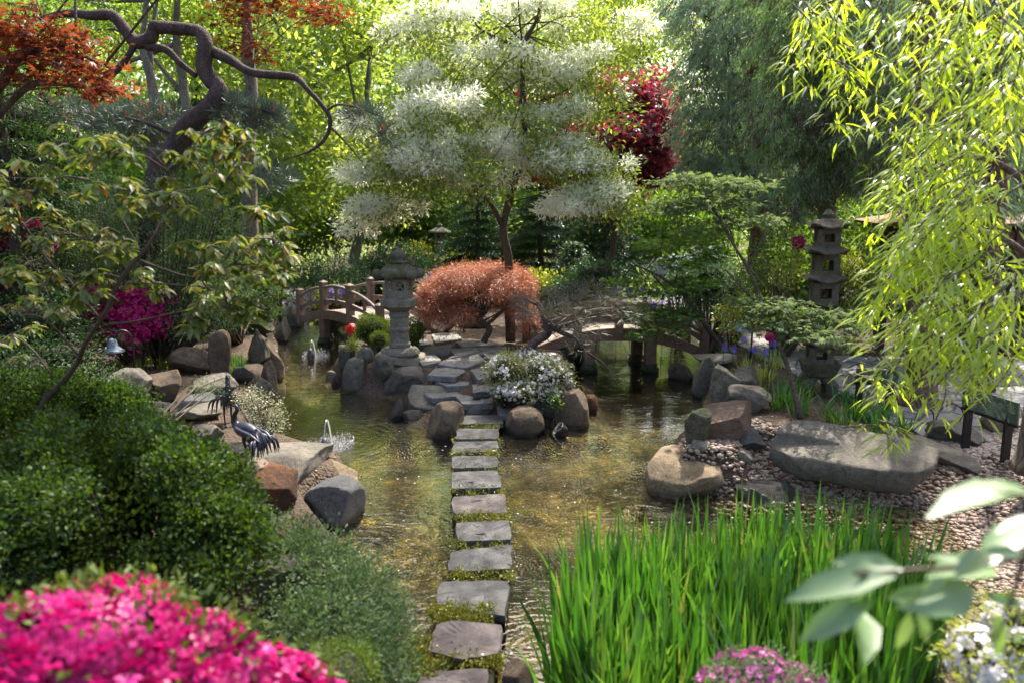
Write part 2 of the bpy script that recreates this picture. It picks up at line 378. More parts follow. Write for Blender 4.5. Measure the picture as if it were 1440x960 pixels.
def H(x, y):
    x = np.atleast_1d(np.asarray(x, float)); y = np.atleast_1d(np.asarray(y, float)); p = np.stack([x, y], 1)
    d = sdist(p, POND); b = sm((sdist(p, BEACH) + .35) / .7)
    base = .36 + .018 * np.sin(x * 2.1 + 1) * np.sin(y * 1.7) + np.clip(y - 17, 0, 60) * .035
    base += sm((-x - 2.8) / 2.5) * sm((12 - y) / 4) * .25
    isl = sm((11.2 - y) / 1.0) * sm((y - 8.2) / .5) * sm((x + 2.2) / .5) * sm((1.6 - x) / .5)
    wdt = .3 + b * 1.3 + isl * 1.3
    land = -.05 + (base + .05) * sm(-d / wdt) + .01 * np.sin(x * 13) * np.sin(y * 11)
    bed = -.05 - .17 * sm(d / .35) + .02 * np.sin(x * 7 + 2) * np.sin(y * 6) + b * .03
    z = np.where(d > 0, bed, land)
    return z
def Hs(x, y): return float(H(x, y)[0])
def ground_mat():
    m, t, o = newmat('soil'); tc = N(t, 'TexCoord').outputs['Object']
    n1 = noise(t, .9, 5, tc, .6); n2 = noise(t, 9, 5, tc, .7)
    vo = N(t, 'TexVoronoi'); vo.inputs['Scale'].default_value = 34; L(t, tc, vo.inputs['Vector'])
    soil = mixc(t, .7, ramp(t, n1, [(.3, (.05, .034, .024)), (.55, (.10, .068, .048)), (.72, (.15, .105, .08))]), ramp(t, n2, [(.3, (.5, .5, .5)), (.7, (1.5, 1.4, 1.3))]), 'MULTIPLY')
    soil = mixc(t, .5, soil, ramp(t, vo.outputs['Distance'], [(.1, (1.5, 1.45, 1.4)), (.6, (.35, .35, .35))]), 'MULTIPLY')
    # bed: pebbles with golden algae
    v2 = N(t, 'TexVoronoi'); v2.inputs['Scale'].default_value = 38; L(t, tc, v2.inputs['Vector'])
    v3 = N(t, 'TexVoronoi'); v3.inputs['Scale'].default_value = 11; L(t, tc, v3.inputs['Vector'])
    na = noise(t, .95, 4, tc, .62, .8); nb = noise(t, 3.2, 6, tc, .75, .8)
    alg = ramp(t, na, [(.3, (.016, .014, .008)), (.42, (.06, .05, .017)), (.55, (.19, .155, .04)), (.64, (.035, .027, .013))])
    sepc = N(t, 'SeparateColor'); L(t, v2.outputs['Color'], sepc.inputs[0])
    sepd = N(t, 'SeparateColor'); L(t, v3.outputs['Color'], sepd.inputs[0])
    st = ramp(t, sepc.outputs[0], [(0, (.35, .3, .28)), (.5, (.9, .85, .75)), (.85, (1.3, 1.2, 1.0)), (1, (2.2, 2.1, 1.9))])
    st2 = ramp(t, sepd.outputs[0], [(0, (.55, .5, .45)), (.6, (1, 1, 1)), (1, (1.5, 1.3, 1.05))])
    bed = mixc(t, .85, alg, st, 'MULTIPLY'); bed = mixc(t, .8, bed, st2, 'MULTIPLY'); bed = mixc(t, .7, bed, ramp(t, nb, [(.3, (.35, .32, .25)), (.7, (1.5, 1.5, 1.3))]), 'MULTIPLY')
    sx = N(t, 'SeparateXYZ'); L(t, tc, sx.inputs[0])
    mk = ramp(t, sx.outputs[2], [(0, (0, 0, 0)), (1, (1, 1, 1))]); mk.node.color_ramp.elements[0].position = .0
    mr = N(t, 'MapRange'); L(t, sx.outputs[2], mr.inputs[0]); mr.inputs[1].default_value = -.04; mr.inputs[2].default_value = .05
    c = mixc(t, mr.outputs[0], bed, soil)
    wet = N(t, 'MapRange'); L(t, sx.outputs[2], wet.inputs[0]); wet.inputs[1].default_value = 0; wet.inputs[2].default_value = .1; wet.inputs[3].default_value = .35; wet.inputs[4].default_value = .9
    b = N(t, 'BsdfPrincipled'); L(t, c, b.inputs['Base Color']); L(t, wet.outputs[0], b.inputs['Roughness'])
    bm = N(t, 'Bump'); bm.inputs['Strength'].default_value = .8; bm.inputs['Distance'].default_value = .03; bm.invert = True; L(t, v2.outputs['Distance'], bm.inputs['Height']); L(t, bm.outputs[0], b.inputs['Normal'])
    L(t, b.outputs[0], o.inputs[0]); return m
def gridmesh(name, xs, ys, zf, mat, kind='structure', smooth=True):
    X, Y = np.meshgrid(xs, ys); V = np.stack([X.ravel(), Y.ravel(), zf(X.ravel(), Y.ravel())], 1); nx, ny = len(xs), len(ys)
    i, j = np.meshgrid(np.arange(nx - 1), np.arange(ny - 1)); a = (j * nx + i).ravel(); F = np.stack([a, a + 1, a + 1 + nx, a + nx], 1)
    o = mobj(name, V, F, mat, None, None, smooth); meta(o, kind=kind); return o
xs = np.concatenate([[-400, -150, -60, -35, -22, -15], np.arange(-11, 11.01, .07), [15, 22, 35, 60, 150, 400]])
ys = np.concatenate([[-60, -20, -8, -3, 0], np.arange(2.5, 20.01, .07), [21, 22.5, 25, 30, 40, 60, 120, 250, 600]])
gridmesh('ground', xs, ys, H, ground_mat())

def water_mat():
    m, t, o = newmat('pond_water'); tc = N(t, 'TexCoord').outputs['Object']
    mp = N(t, 'Mapping'); mp.inputs['Scale'].default_value = (.8, 1.3, 1); L(t, tc, mp.inputs[0])
    n1 = noise(t, 5.5, 3, mp.outputs[0], .5, 1.2); n2 = noise(t, 19, 2, tc, .5, .6)
    h = None
    def ring(c, sc, amp, fall):
        nonlocal h
        sub = N(t, 'VectorMath', operation='SUBTRACT'); L(t, tc, sub.inputs[0]); sub.inputs[1].default_value = (c[0], c[1], 0)
        ln = N(t, 'VectorMath', operation='LENGTH'); L(t, sub.outputs[0], ln.inputs[0])
        jt = N(t, 'Math', operation='MULTIPLY_ADD'); L(t, n1, jt.inputs[0]); jt.inputs[1].default_value = .22; L(t, ln.outputs['Value'], jt.inputs[2])
        sn = N(t, 'Math', operation='MULTIPLY'); L(t, jt.outputs[0], sn.inputs[0]); sn.inputs[1].default_value = sc
        s2 = N(t, 'Math', operation='SINE'); L(t, sn.outputs[0], s2.inputs[0])
        mr = N(t, 'MapRange'); L(t, ln.outputs['Value'], mr.inputs[0]); mr.inputs[1].default_value = 0; mr.inputs[2].default_value = fall; mr.inputs[3].default_value = amp; mr.inputs[4].default_value = 0
        ml = N(t, 'Math', operation='MULTIPLY'); L(t, s2.outputs[0], ml.inputs[0]); L(t, mr.outputs[0], ml.inputs[1])
        if h is None: h = ml.outputs[0]
        else:
            ad = N(t, 'Math', operation='ADD'); L(t, h, ad.inputs[0]); L(t, ml.outputs[0], ad.inputs[1]); h = ad.outputs[0]
    a = G(452, 622, 0); b = G(437, 494, 0); c = G(505, 770, 0); d = G(750, 905, 0)
    ring(a, 62, .22, 1.6); ring(b, 70, .2, .8); ring(c, 60, .26, 1.5); ring(d, 80, .2, 1.2)
    am = noise(t, .8, 2, tc)
    mr = N(t, 'MapRange'); L(t, am, mr.inputs[0]); mr.inputs[1].default_value = .4; mr.inputs[2].default_value = .65; mr.inputs[3].default_value = .35; mr.inputs[4].default_value = 1.3
    m1 = N(t, 'Math', operation='MULTIPLY'); L(t, n1, m1.inputs[0]); L(t, mr.outputs[0], m1.inputs[1])
    ad = N(t, 'Math', operation='ADD'); L(t, h, ad.inputs[0]); L(t, m1.outputs[0], ad.inputs[1])
    m2 = N(t, 'Math', operation='MULTIPLY_ADD'); L(t, n2, m2.inputs[0]); m2.inputs[1].default_value = .12; L(t, ad.outputs[0], m2.inputs[2])
    bm = N(t, 'Bump'); bm.inputs['Strength'].default_value = .8; bm.inputs['Distance'].default_value = .010; L(t, m2.outputs[0], bm.inputs['Height'])
    fr = N(t, 'Fresnel'); fr.inputs[0].default_value = 1.36; L(t, bm.outputs[0], fr.inputs[1])
    fm = N(t, 'Math', operation='MULTIPLY_ADD'); L(t, fr.outputs[0], fm.inputs[0]); fm.inputs[1].default_value = 2.3; fm.inputs[2].default_value = .02; fm.use_clamp = True
    tr = N(t, 'BsdfTransparent'); tr.inputs[0].default_value = (.93, .93, .84, 1)
    g = N(t, 'BsdfGlossy'); g.inputs['Roughness'].default_value = .02; L(t, bm.outputs[0], g.inputs['Normal'])
    mx = N(t, 'MixShader'); L(t, fm.outputs[0], mx.inputs[0]); L(t, tr.outputs[0], mx.inputs[1]); L(t, g.outputs[0], mx.inputs[2]); L(t, mx.outputs[0], o.inputs[0]); return m
WV = np.array([[-5.5, 2.6, 0], [3.6, 2.6, 0], [3.6, 18.5, 0], [-5.5, 18.5, 0]])
meta(mobj('pond_water', WV, [(0, 1, 2, 3)], water_mat(), None, None), kind='structure')

def paving_mat(name, c1, c2, sc=1.7):
    m, t, o = newmat(name); tc = N(t, 'TexCoord').outputs['Object']
    ns = N(t, 'TexNoise'); ns.inputs['Scale'].default_value = 1.5; L(t, tc, ns.inputs['Vector'])
    ad = N(t, 'VectorMath', operation='MULTIPLY_ADD'); L(t, ns.outputs['Color'], ad.inputs[0]); ad.inputs[1].default_value = (.25, .25, 0); L(t, tc, ad.inputs[2])
    v = N(t, 'TexVoronoi', feature='DISTANCE_TO_EDGE'); v.inputs['Scale'].default_value = sc; L(t, ad.outputs[0], v.inputs['Vector'])
    v1 = N(t, 'TexVoronoi'); v1.inputs['Scale'].default_value = sc; L(t, ad.outputs[0], v1.inputs['Vector'])
    sc_ = N(t, 'SeparateColor'); L(t, v1.outputs['Color'], sc_.inputs[0])
    n1 = noise(t, 12, 5, tc, .7)
    c = ramp(t, sc_.outputs[0], [(0, c1), (1, c2)]); c = mixc(t, .6, c, ramp(t, n1, [(.3, (.6, .6, .6)), (.7, (1.25, 1.25, 1.25))]), 'MULTIPLY')
    e = ramp(t, v.outputs['Distance'], [(.015, (0, 0, 0)), (.04, (1, 1, 1))]); c = mixc(t, e, (.05, .045, .035), c)
    b = N(t, 'BsdfPrincipled'); L(t, c, b.inputs['Base Color']); b.inputs['Roughness'].default_value = .7
    bm = N(t, 'Bump'); bm.inputs['Strength'].default_value = .8; bm.inputs['Distance'].default_value = .03; L(t, e, bm.inputs['Height']); L(t, bm.outputs[0], b.inputs['Normal'])
    L(t, b.outputs[0], o.inputs[0]); return m
PAV = paving_mat('slate_paving', (.14, .14, .155), (.26, .255, .26))
def sheet(name, pts, z0, mat, dz=.012, step=.12):
    """ground-hugging sheet inside a pixel polygon, every vertex a little above the ground"""
    po = pxpoly(pts, z0); bmn, bmx = po.min(0), po.max(0); a = np.arange(bmn[0], bmx[0], step); b = np.arange(bmn[1], bmx[1], step)
    X, Y = np.meshgrid(a, b); p = np.stack([X.ravel(), Y.ravel()], 1); ins = sdist(p, po) > 0; nx = len(a)
    i, j = np.meshgrid(np.arange(nx - 1), np.arange(len(b) - 1)); q = (j * nx + i).ravel(); F = np.stack([q, q + 1, q + 1 + nx, q + nx], 1)
    F = F[ins[F].sum(1) >= 3]; V = np.stack([p[:, 0], p[:, 1], H(p[:, 0], p[:, 1]) + dz], 1); used = np.unique(F); mp = np.zeros(len(V), int); mp[used] = np.arange(len(used))
    o = mobj(name, V[used], mp[F], mat, None, None, True); meta(o, kind='structure'); return o
sheet('garden_path', [(1000, 424), (985, 444), (1005, 470), (1050, 496), (1120, 528), (1190, 560), (1260, 600), (1340, 628), (1440, 648), (1640, 660), (1640, 520), (1440, 500), (1200, 500), (1095, 488), (1062, 468), (1045, 446), (1050, 424)], .37, PAV)
sheet('far_path', [(770, 428), (860, 438), (985, 444), (1000, 424), (930, 412), (860, 408), (780, 412)], .4, PAV)
sheet('lawn_path', [(382, 432), (425, 448), (440, 420), (415, 398), (370, 396), (376, 412)], .45, PAV)

GR = mat_leaf('grass_green', [(.05, .10, .015), (.09, .16, .02), (.14, .2, .03)], (1.8, 1.8, .8), .4)
# ------------------------------------------------------------------ rocks
def ico(sub):
    bm = bmesh.new(); bmesh.ops.create_icosphere(bm, subdivisions=sub, radius=1); bm.verts.ensure_lookup_table()
    V = np.array([v.co[:] for v in bm.verts]); F = np.array([[v.index for v in f.verts] for f in bm.faces]); bm.free(); return V, F
ICO4, ICO2, ICO1 = ico(4), ico(2), ico(1)
ICO5 = ico(5)
RK = dict(
    grey=mat_rock('grey_stone', (.10, .09, .078), (.2, .18, .152), (.31, .28, .235), moss=.08),
    light=mat_rock('light_stone', (.22, .195, .16), (.36, .32, .265), (.45, .41, .34)),
    dark=mat_rock('dark_stone', (.035, .03, .028), (.08, .07, .062), (.13, .115, .1), rough=.55),
    blue=mat_rock('slate_stone', (.07, .075, .085), (.125, .13, .145), (.2, .205, .215), rough=.5),
    wet=mat_rock('wet_stone', (.015, .014, .014), (.045, .042, .042), (.08, .075, .072), rough=.25),
    brown=mat_rock('brown_stone', (.10, .07, .05), (.2, .145, .10), (.3, .225, .16), moss=.05),
    red=mat_rock('red_brown_stone', (.12, .075, .06), (.24, .155, .12), (.33, .23, .175), strata=.5),
    tan=mat_rock('tan_stone', (.2, .14, .085), (.36, .27, .17), (.45, .36, .26), sc=1.2),
    moss=mat_rock('mossy_stone', (.08, .075, .06), (.15, .14, .115), (.22, .2, .17), moss=.7),
    green=mat_rock('green_grey_stone', (.11, .105, .085), (.21, .195, .16), (.3, .28, .23), moss=.12),
    quartz=mat_rock('quartz_stone', (.5, .4, .37), (.4, .28, .24), (.22, .12, .08), sc=1.6),
    orange=mat_rock('ochre_stone', (.28, .10, .03), (.2, .085, .04), (.1, .055, .04), sc=1.3),
    strata=mat_rock('layered_stone', (.14, .12, .105), (.26, .225, .19), (.36, .32, .275), strata=1),
)
def rockmesh(seed, hw, sub=4, k=2.6, cuts=9, amp=.11, rot=None, cut=(.5, .9)):
    r = rngf(seed); V, F = {4: ICO4, 5: ICO5, 2: ICO2}[sub]; V = V / (np.abs(V) ** k).sum(1, keepdims=True) ** (1 / k)
    V = V * (1 + amp * fb(V, seed, 1.8, 2))[:, None]
    for _ in range(cuts):
        n = unit(r.normal(size=3)); d = r.uniform(*cut) * np.max(V @ n); h = V @ n - d; V = V - np.clip(h, 0, None)[:, None] * n * .95
    V = V * (1 + amp * .22 * fb(V, seed + 5, 7, 2) - amp * .28 * np.abs(fb(V * [1, 1, 1.8], seed + 6, 4.5, 3)))[:, None]
    mx, mn = V.max(0), V.min(0); V = (V - (mx + mn) / 2) / ((mx - mn) / 2) * np.array(hw)
    return V, F
ROCKV = {}
def topz(label, x, y, r_=.12):
    V = ROCKV[label]; k = np.hypot(V[:, 0] - x, V[:, 1] - y) < r_; return float(np.sort(V[k, 2])[-6:].mean()) if k.sum() > 6 else float(V[:, 2].max())
def rock(x0, x1, y0, y1, mat, label, more=6, deep=False, z=None, D=None, h=None, seed=None, k=2.6, cuts=9, sink=.18, tilt=(0, 0, 0), group='rocks edging the pond', sub=4, name='rock', amp=.09, catg='rock'):
    seed = seed or (x0 * 7 + y1 * 3 + x1); cx = (x0 + x1) / 2
    if z is None:
        z = 0.0
        for _ in range(14): p = G(cx, y1, z); z = z * .6 + .4 * max(.0, Hs(p[0], p[1]))
    p = G(cx, y1, z); d = p[1]; w_ = (x1 - x0) / FPX * d
    D = D if D else w_ * .95
    if h is None:
        top = P(cx, y0, d + D * .55); h = max(top[2] - z, .1)
    V, F = rockmesh(seed, (w_ / 2, D / 2, h * (1 + sink) / 2), 5 if w_ > .3 else 4, k * 1.1, cuts + more, amp)
    if any(tilt):
        from mathutils import Euler
        M = np.array(Euler([R(a) for a in tilt]).to_matrix()); V = V @ M.T
    if (z < .2 or deep) and D < 1.2 and h < 1:
        e = z + .16; V[:, 2] = V[:, 2] * (h * (1 + sink) + e) / (h * (1 + sink)); V[:, 2] -= e / 2
    c = np.array([p[0], p[1] + D * .45, z]); V = V + c + np.array([0, 0, h / 2 - h * sink / 2])
    o = mobj(name, V, F, RK[mat], None, c, True); meta(o, label, catg, group); ROCKV[label] = V
    return o
rocks = [
 # left bank
 (232, 291, 486, 528, 'brown', 'rounded brown boulder beside the grasses on the left bank', dict(k=2.6, more=2, cuts=4)),
 (291, 321, 462, 532, 'brown', 'tall upright brown rock standing beside the rounded boulder on the left bank', dict(k=4, cuts=6)),
 (180, 249, 517, 567, 'brown', 'broad brown boulder below the pond-side grass tuft, left bank', {}),
 (143, 203, 517, 572, 'grey', 'slanted grey rock partly behind the clipped green shrub', {}),
 (245, 326, 526, 566, 'strata', 'cracked layered ledge rock under the rounded boulder', dict(k=4)),
 (232, 310, 552, 580, 'blue', 'flat slate grey slab jutting over a lower ledge on the left bank', dict(k=4, h=.14)),
 (238, 304, 571, 594, 'grey', 'lower flat ledge stone directly under the slate grey slab', dict(k=4, h=.14)),
 (256, 308, 588, 632, 'grey', 'grey block rock left of the bronze cranes', dict(k=3.5, h=.2)),
 (342, 380, 448, 470, 'moss', 'mossy flat slab beside the left bridge approach', dict(k=4)),
 (376, 405, 446, 480, 'green', 'greenish slab rock at the left foot of the far bridge', dict(k=3.5)),
 (382, 424, 432, 462, 'grey', 'dark ledge rock touching the left end post of the far bridge', dict(k=4)),
 (342, 374, 462, 508, 'grey', 'upright narrow grey rock behind the iris tuft on the left bank', dict(k=4)),
 (362, 397, 474, 524, 'brown', 'tall brown waterside rock on the left bank below the far bridge', {}),
 (350, 387, 504, 550, 'brown', 'angular brown rock at the water edge beside the iris tuft', dict(cuts=14)),
 (378, 394, 516, 534, 'brown', 'small round brown stone between two larger waterside rocks', {}),
 (318, 352, 512, 540, 'dark', 'dark rock wedged behind the angular brown waterside rock', {}),
 (352, 382, 530, 568, 'dark', 'dark wet rock at the waterline below the angular brown rock', {}),
 (342, 382, 592, 632, 'green', 'greenish rock behind the bronze crane tail feathers', {}),
 (300, 350, 596, 645, 'dark', 'dark rock in the shade behind the crane legs', dict(h=.1)),
 (325, 441, 634, 682, 'grey', 'wide flat grey rock the front bronze crane stands on', dict(k=3.5, h=.2, D=1.0)),
 (438, 503, 649, 684, 'tan', 'light tan flat rock at the water beyond the dark slate boulder', dict(k=3.5, z=.16, h=.2)),
 (419, 505, 672, 724, 'blue', 'dark slate boulder with a flat top jutting into the pond', dict(k=3.2, z=.13, h=.22, D=.62, deep=True, sub=5)),
 (326, 386, 646, 722, 'quartz', 'rough pinkish white quartz rock leaning against the ochre rock', dict(cuts=14, sub=5)),
 (352, 414, 652, 724, 'orange', 'rusty ochre orange wedge rock beside the dark slate boulder', dict(cuts=12, sub=5)),
 (300, 336, 648, 678, 'blue', 'small blue grey rock at the foot of the bronze crane', {}),
 (196, 240, 560, 600, 'dark', 'dark rock behind the clipped shrub crest on the left bank', {}),
 (358, 440, 735, 800, 'brown', 'brown slab rock half covered by cotoneaster near the ochre rock', dict(k=3.5, h=.25)),
 (350, 430, 802, 868, 'grey', 'grey rock showing through the lower cotoneaster branches', dict(k=3.5, h=.3)),
 (392, 440, 788, 815, 'dark', 'small dark stone between two cotoneaster covered rocks', {}),
 (290, 345, 440, 462, 'moss', 'low mossy stone on the left bank behind the upright rock', {}),
 # island
 (454, 486, 515, 533, 'grey', 'flat grey stone at the left tip of the island', dict(h=.1, k=4)),
 (463, 482, 527, 542, 'dark', 'small dark wet stone under the flat stone at the island tip', {}),
 (479, 517, 502, 552, 'grey', 'upright rounded grey rock at the left tip of the island', dict(k=2.4, more=1, cuts=4)),
 (502, 524, 488, 524, 'green', 'greenish upright rock just behind the rounded tip rock of the island', dict(k=3)),
 (521, 554, 498, 534, 'grey', 'grey block rock in front of the stone lantern base', dict(k=3.5)),
 (536, 602, 513, 552, 'grey', 'broad grey boulder in front of the stone lantern', dict(k=2.5, more=1, cuts=5)),
 (566, 658, 532, 573, 'green', 'large wedge shaped flat rock sloping to the island shore', dict(k=3, h=.2, D=.85, cuts=8, more=4)),
 (539, 567, 560, 590, 'wet', 'dark wet rounded rock at the island waterline', {}),
 (560, 602, 570, 592, 'dark', 'low dark ledge stone under the wedge shaped rock', dict(h=.1)),
 (593, 652, 564, 628, 'brown', 'dark brown boulder standing in the water left of the first stepping stone', dict(k=2.3, more=0, cuts=5, z=-.1, sub=5)),
 (474, 500, 484, 520, 'moss', 'mossy leaning slab rock beside the red flower', dict(k=4, D=.3)),
 (486, 540, 476, 502, 'grey', 'flat grey rock under the round boxwood beside the lantern', dict(h=.16, k=4)),
 (482, 500, 462, 486, 'grey', 'small grey rock behind the red flower', {}),
 (708, 768, 570, 613, 'brown', 'pinkish brown boulder right of the first stepping stone', dict(k=2.4, more=0, cuts=6, sub=5)),
 (784, 831, 546, 602, 'brown', 'egg shaped brown boulder at the pond edge in front of the white azalea', dict(k=2.05, cuts=3, more=0, sub=5)),
 (750, 802, 534, 588, 'green', 'green grey rock behind the egg shaped boulder', dict(k=2.4, more=1, cuts=5)),
 (748, 816, 496, 550, 'light', 'large pale rock between the white azalea and the near bridge', dict(k=3.5, sub=5)),
 (734, 774, 606, 622, 'dark', 'small wet stone in the water below the pinkish brown boulder', dict(z=-.08)),
 (818, 842, 554, 578, 'orange', 'small rusty stone at the waterline beside the egg shaped boulder', {}),
 (648, 700, 566, 584, 'grey', 'low grey rock behind the first stepping stone', dict(h=.12, k=3.2)),
 (770, 800, 590, 612, 'wet', 'dark wet stone between two boulders at the island edge', {}),
 (600, 640, 446, 470, 'dark', 'dark rock under the weeping laceleaf maple', {}),
 (640, 690, 436, 462, 'grey', 'rounded grey rock behind the laceleaf maple trunk', {}),
 # right bank
 (942, 984, 507, 536, 'brown', 'brown rock in shade under the right end of the near bridge', {}),
 (976, 1014, 498, 548, 'green', 'pale craggy rock face at the right foot of the near bridge', dict(k=3.5, cuts=13)),
 (998, 1042, 512, 570, 'green', 'craggy sloping rock right of the pale rock face', dict(k=3.5, cuts=13)),
 (984, 1042, 492, 512, 'light', 'flat light slab capping the rocks at the near bridge end', dict(h=.1, z=.42, k=4)),
 (1036, 1072, 514, 548, 'grey', 'weathered rock behind the iris leaves on the right bank', {}),
 (966, 1002, 572, 634, 'moss', 'dark mossy slanted rock at the waterline left of the reddish boulder', dict(cuts=12)),
 (985, 1078, 564, 620, 'red', 'reddish brown layered boulder on the right bank', dict(k=3.2, sub=5)),
 (1031, 1092, 540, 582, 'grey', 'craggy grey rock between the reddish boulder and the irises', dict(cuts=14, k=3.2)),
 (1029, 1085, 597, 640, 'blue', 'blue grey rock with flat facets beside the big long boulder', dict(cuts=14, k=3.5)),
 (1042, 1134, 650, 708, 'wet', 'dark slanted wet slab below the big long boulder', dict(k=3, h=.14, tilt=(0, 8, -18), D=.5)),
 (911, 1030, 632, 700, 'tan', 'big sunlit tan boulder at the water right of the pond', dict(k=2.8, more=3, sub=5)),
 (1314, 1412, 606, 668, 'strata', 'flat layered rock at the right end of the long boulder', dict(k=4, h=.16, D=.9)),
 (1322, 1404, 590, 628, 'dark', 'dark brown ledge rock below the sign boards', dict(k=4, h=.16, tilt=(0, 8, -10))),
 (974, 1000, 614, 636, 'light', 'small pale stone below the reddish boulder', {}),
 (1030, 1062, 630, 652, 'light', 'small rounded pale stone below the blue grey rock', {}),
 (1392, 1440, 572, 610, 'brown', 'brown rock at the foot of the willow trunk', {}),
 (702, 756, 929, 985, 'brown', 'square brown stone at the near end of the stepping stones', dict(k=4.5, cuts=5, sub=5)),
 (1330, 1385, 498, 520, 'grey', 'low grey seat stone beside the paved path', dict(h=.2, k=4)),
 (1000, 1022, 470, 490, 'dark', 'dark round rock behind the right end post of the near bridge', dict(k=2)),
]
for a in rocks: rock(*a[:6], **a[6])
# the long flat-topped boulder
def slabrock(pts, th, mat, label, seed, group='rocks edging the pond'):
    """pts: (px,py,z) outline of a tilted top face"""
    q = np.array([G(a, b, z) for a, b, z in pts]); r = rngf(seed); o_ = []
    for i in range(len(q)):
        for k_ in range(10): t_ = k_ / 10; o_.append(q[i] * (1 - t_) + q[(i + 1) % len(q)] * t_)
    o_ = np.array(o_)
    for _ in range(3): o_ = o_ * .6 + (np.roll(o_, 1, 0) + np.roll(o_, -1, 0)) * .2
    c = o_.mean(0); rings = []
    for s_, dz in [(.72, -th * 1.25), (.86, -th * 1.1), (.95, -th * .8), (1.0, -th * .5), (1.015, -th * .25), (1.0, -th * .08), (.975, -.008), (.94, 0)] + [(s_, .0) for s_ in (.85, .72, .58, .44, .3, .15)]:
        p = c + (o_ - c) * s_ + [0, 0, dz]; rings.append(p)
    V = np.vstack(rings); n = fb(V, seed, 3.5, 4)[:, None]; m = np.abs(fb(V * [1, 1, 2.2], seed + 1, 9, 3))[:, None]; d = unit(V - c); V = V + d * n * .03 - d * m * .022 + np.array([0, 0, 1]) * fb(V, seed + 2, 6, 3)[:, None] * .012
    mb = MB(); k_ = len(o_); mb.loft([V[i * k_:(i + 1) * k_] for i in range(len(rings))]); o = mb.build('rock', RK[mat], None, c, True); meta(o, label, 'rock', group)
slabrock([(1082, 628, .34), (1090, 604, .5), (1112, 588, .58), (1180, 592, .58), (1252, 604, .56), (1322, 628, .5), (1318, 652, .4), (1290, 668, .32), (1200, 652, .36), (1120, 640, .36)], .2, 'grey', 'very long flat-topped grey boulder leaning on the gravel bank', 5)

# ------------------------------------------------------------------ flagstones and stepping stones
SLAB = mat_rock('slate_slab', (.045, .047, .056), (.08, .081, .092), (.125, .122, .13), sc=1.3, bump=.35, rough=.4)
FLAG = mat_rock('flag_slab', (.13, .13, .135), (.2, .2, .205), (.29, .28, .27), sc=1.3, bump=.4, rough=.55)
SLABP = mat_rock('purple_slate_slab', (.07, .056, .06), (.11, .09, .096), (.155, .13, .136), sc=1.3, bump=.4, rough=.5)
PIER = mat_rock('pier_stone', (.03, .025, .02), (.07, .055, .04), (.12, .09, .06), moss=.3)
def slab(name, pts, z, th, mat, label, catg, group, seed, parent=None, nsub=5):
    r = rngf(seed); q = np.array([G(a, b, z)[:2] for a, b in pts]); out = []
    for i in range(len(q)):
        a, b = q[i], q[(i + 1) % len(q)]
        for k_ in range(nsub):
            t = k_ / nsub; p = a * (1 - t) + b * t; n = np.array([b[1] - a[1], a[0] - b[0]]); n = n / (np.linalg.norm(n) + 1e-9)
            out.append(p + n * r.normal() * .007 * (1 if k_ else .3))
    out = np.array(out)
    # soften corners
    out = out * .8 + (np.roll(out, 1, 0) + np.roll(out, -1, 0)) * .1
    c = out.mean(0); rings = []
    for s_, dz in ((.93, -th), (1.0, -th * .8), (1.0, -.012), (.985, 0)):
        rings.append([np.array([*(c + (p - c) * s_ * (1 + .006 * r.normal())), z + dz]) for p in out])
    for s_ in (.7, .35):
        rings.append([np.array([*(c + (p - c) * s_), z + .004 * r.normal()]) for p in out])
    mb = MB(); mb.loft(rings); o = mb.build(name, mat, parent, np.array([c[0], c[1], z - th]) if parent is None else None)
    if parent is None: meta(o, label, catg, group)
    return o
steps = [
 [(655, 583), (707, 583), (709, 595), (645, 596)], [(643, 602), (703, 602), (702, 616), (640, 617)], [(637, 620), (701, 619), (701, 634), (635, 636)],
 [(635, 641), (699, 640), (701, 656), (635, 658)], [(634, 663), (702, 660), (706, 685), (633, 687)], [(636, 697), (711, 693), (714, 720), (638, 722)],
 [(640, 734), (717, 730), (719, 758), (643, 761)], [(633, 775), (720, 764), (720, 800), (628, 802)], [(619, 816), (716, 815), (713, 867), (613, 850)],
 [(613, 876), (640, 871), (707, 877), (702, 919), (650, 927), (600, 914)], [(596, 942), (688, 939), (690, 985), (570, 985)]]
ordn = ['smallest slate stepping stone, farthest one, touching the island', 'second slate stepping stone counted from the island', 'third slate stepping stone counted from the island', 'fourth slate stepping stone counted from the island',
        'fifth slate stepping stone counted from the island', 'sixth stepping stone from the island, slightly pinkish', 'seventh stepping stone from the island, in the middle of the crossing', 'dark wet stepping stone, eighth counted from the island',
        'large blue grey stepping stone with a skewed front edge', 'purplish broad stepping stone with yellow sedum at its left corner', 'nearest purplish stepping stone cut by the bottom of the view']
for i, (s_, lb) in enumerate(zip(steps, ordn)):
    t = thing('stepping_stone', lb, 'stepping stone', np.array([*G(np.mean([a for a, b in s_]), np.mean([b for a, b in s_]), .12)[:2], -.2]), 'stepping stones crossing the pond')
    slab('slab', s_, .12 + .012 * math.sin(i * 2.3), .06, SLABP if i in (5, 9, 10) else SLAB, None, None, None, 100 + i, t)
    cx, cy_ = np.mean([a for a, b in s_]), np.mean([b for a, b in s_]); s2 = [(cx + (a - cx) * .96, cy_ + (b - cy_) * 1.05) for a, b in s_]
    slab('footing', s2, .058, .26, PIER, None, None, None, 200 + i, t)
SED = mat_leaf('sedum_green', [(.13, .14, .02), (.26, .27, .03), (.38, .38, .06)], (1.3, 1.3, .6), .3)
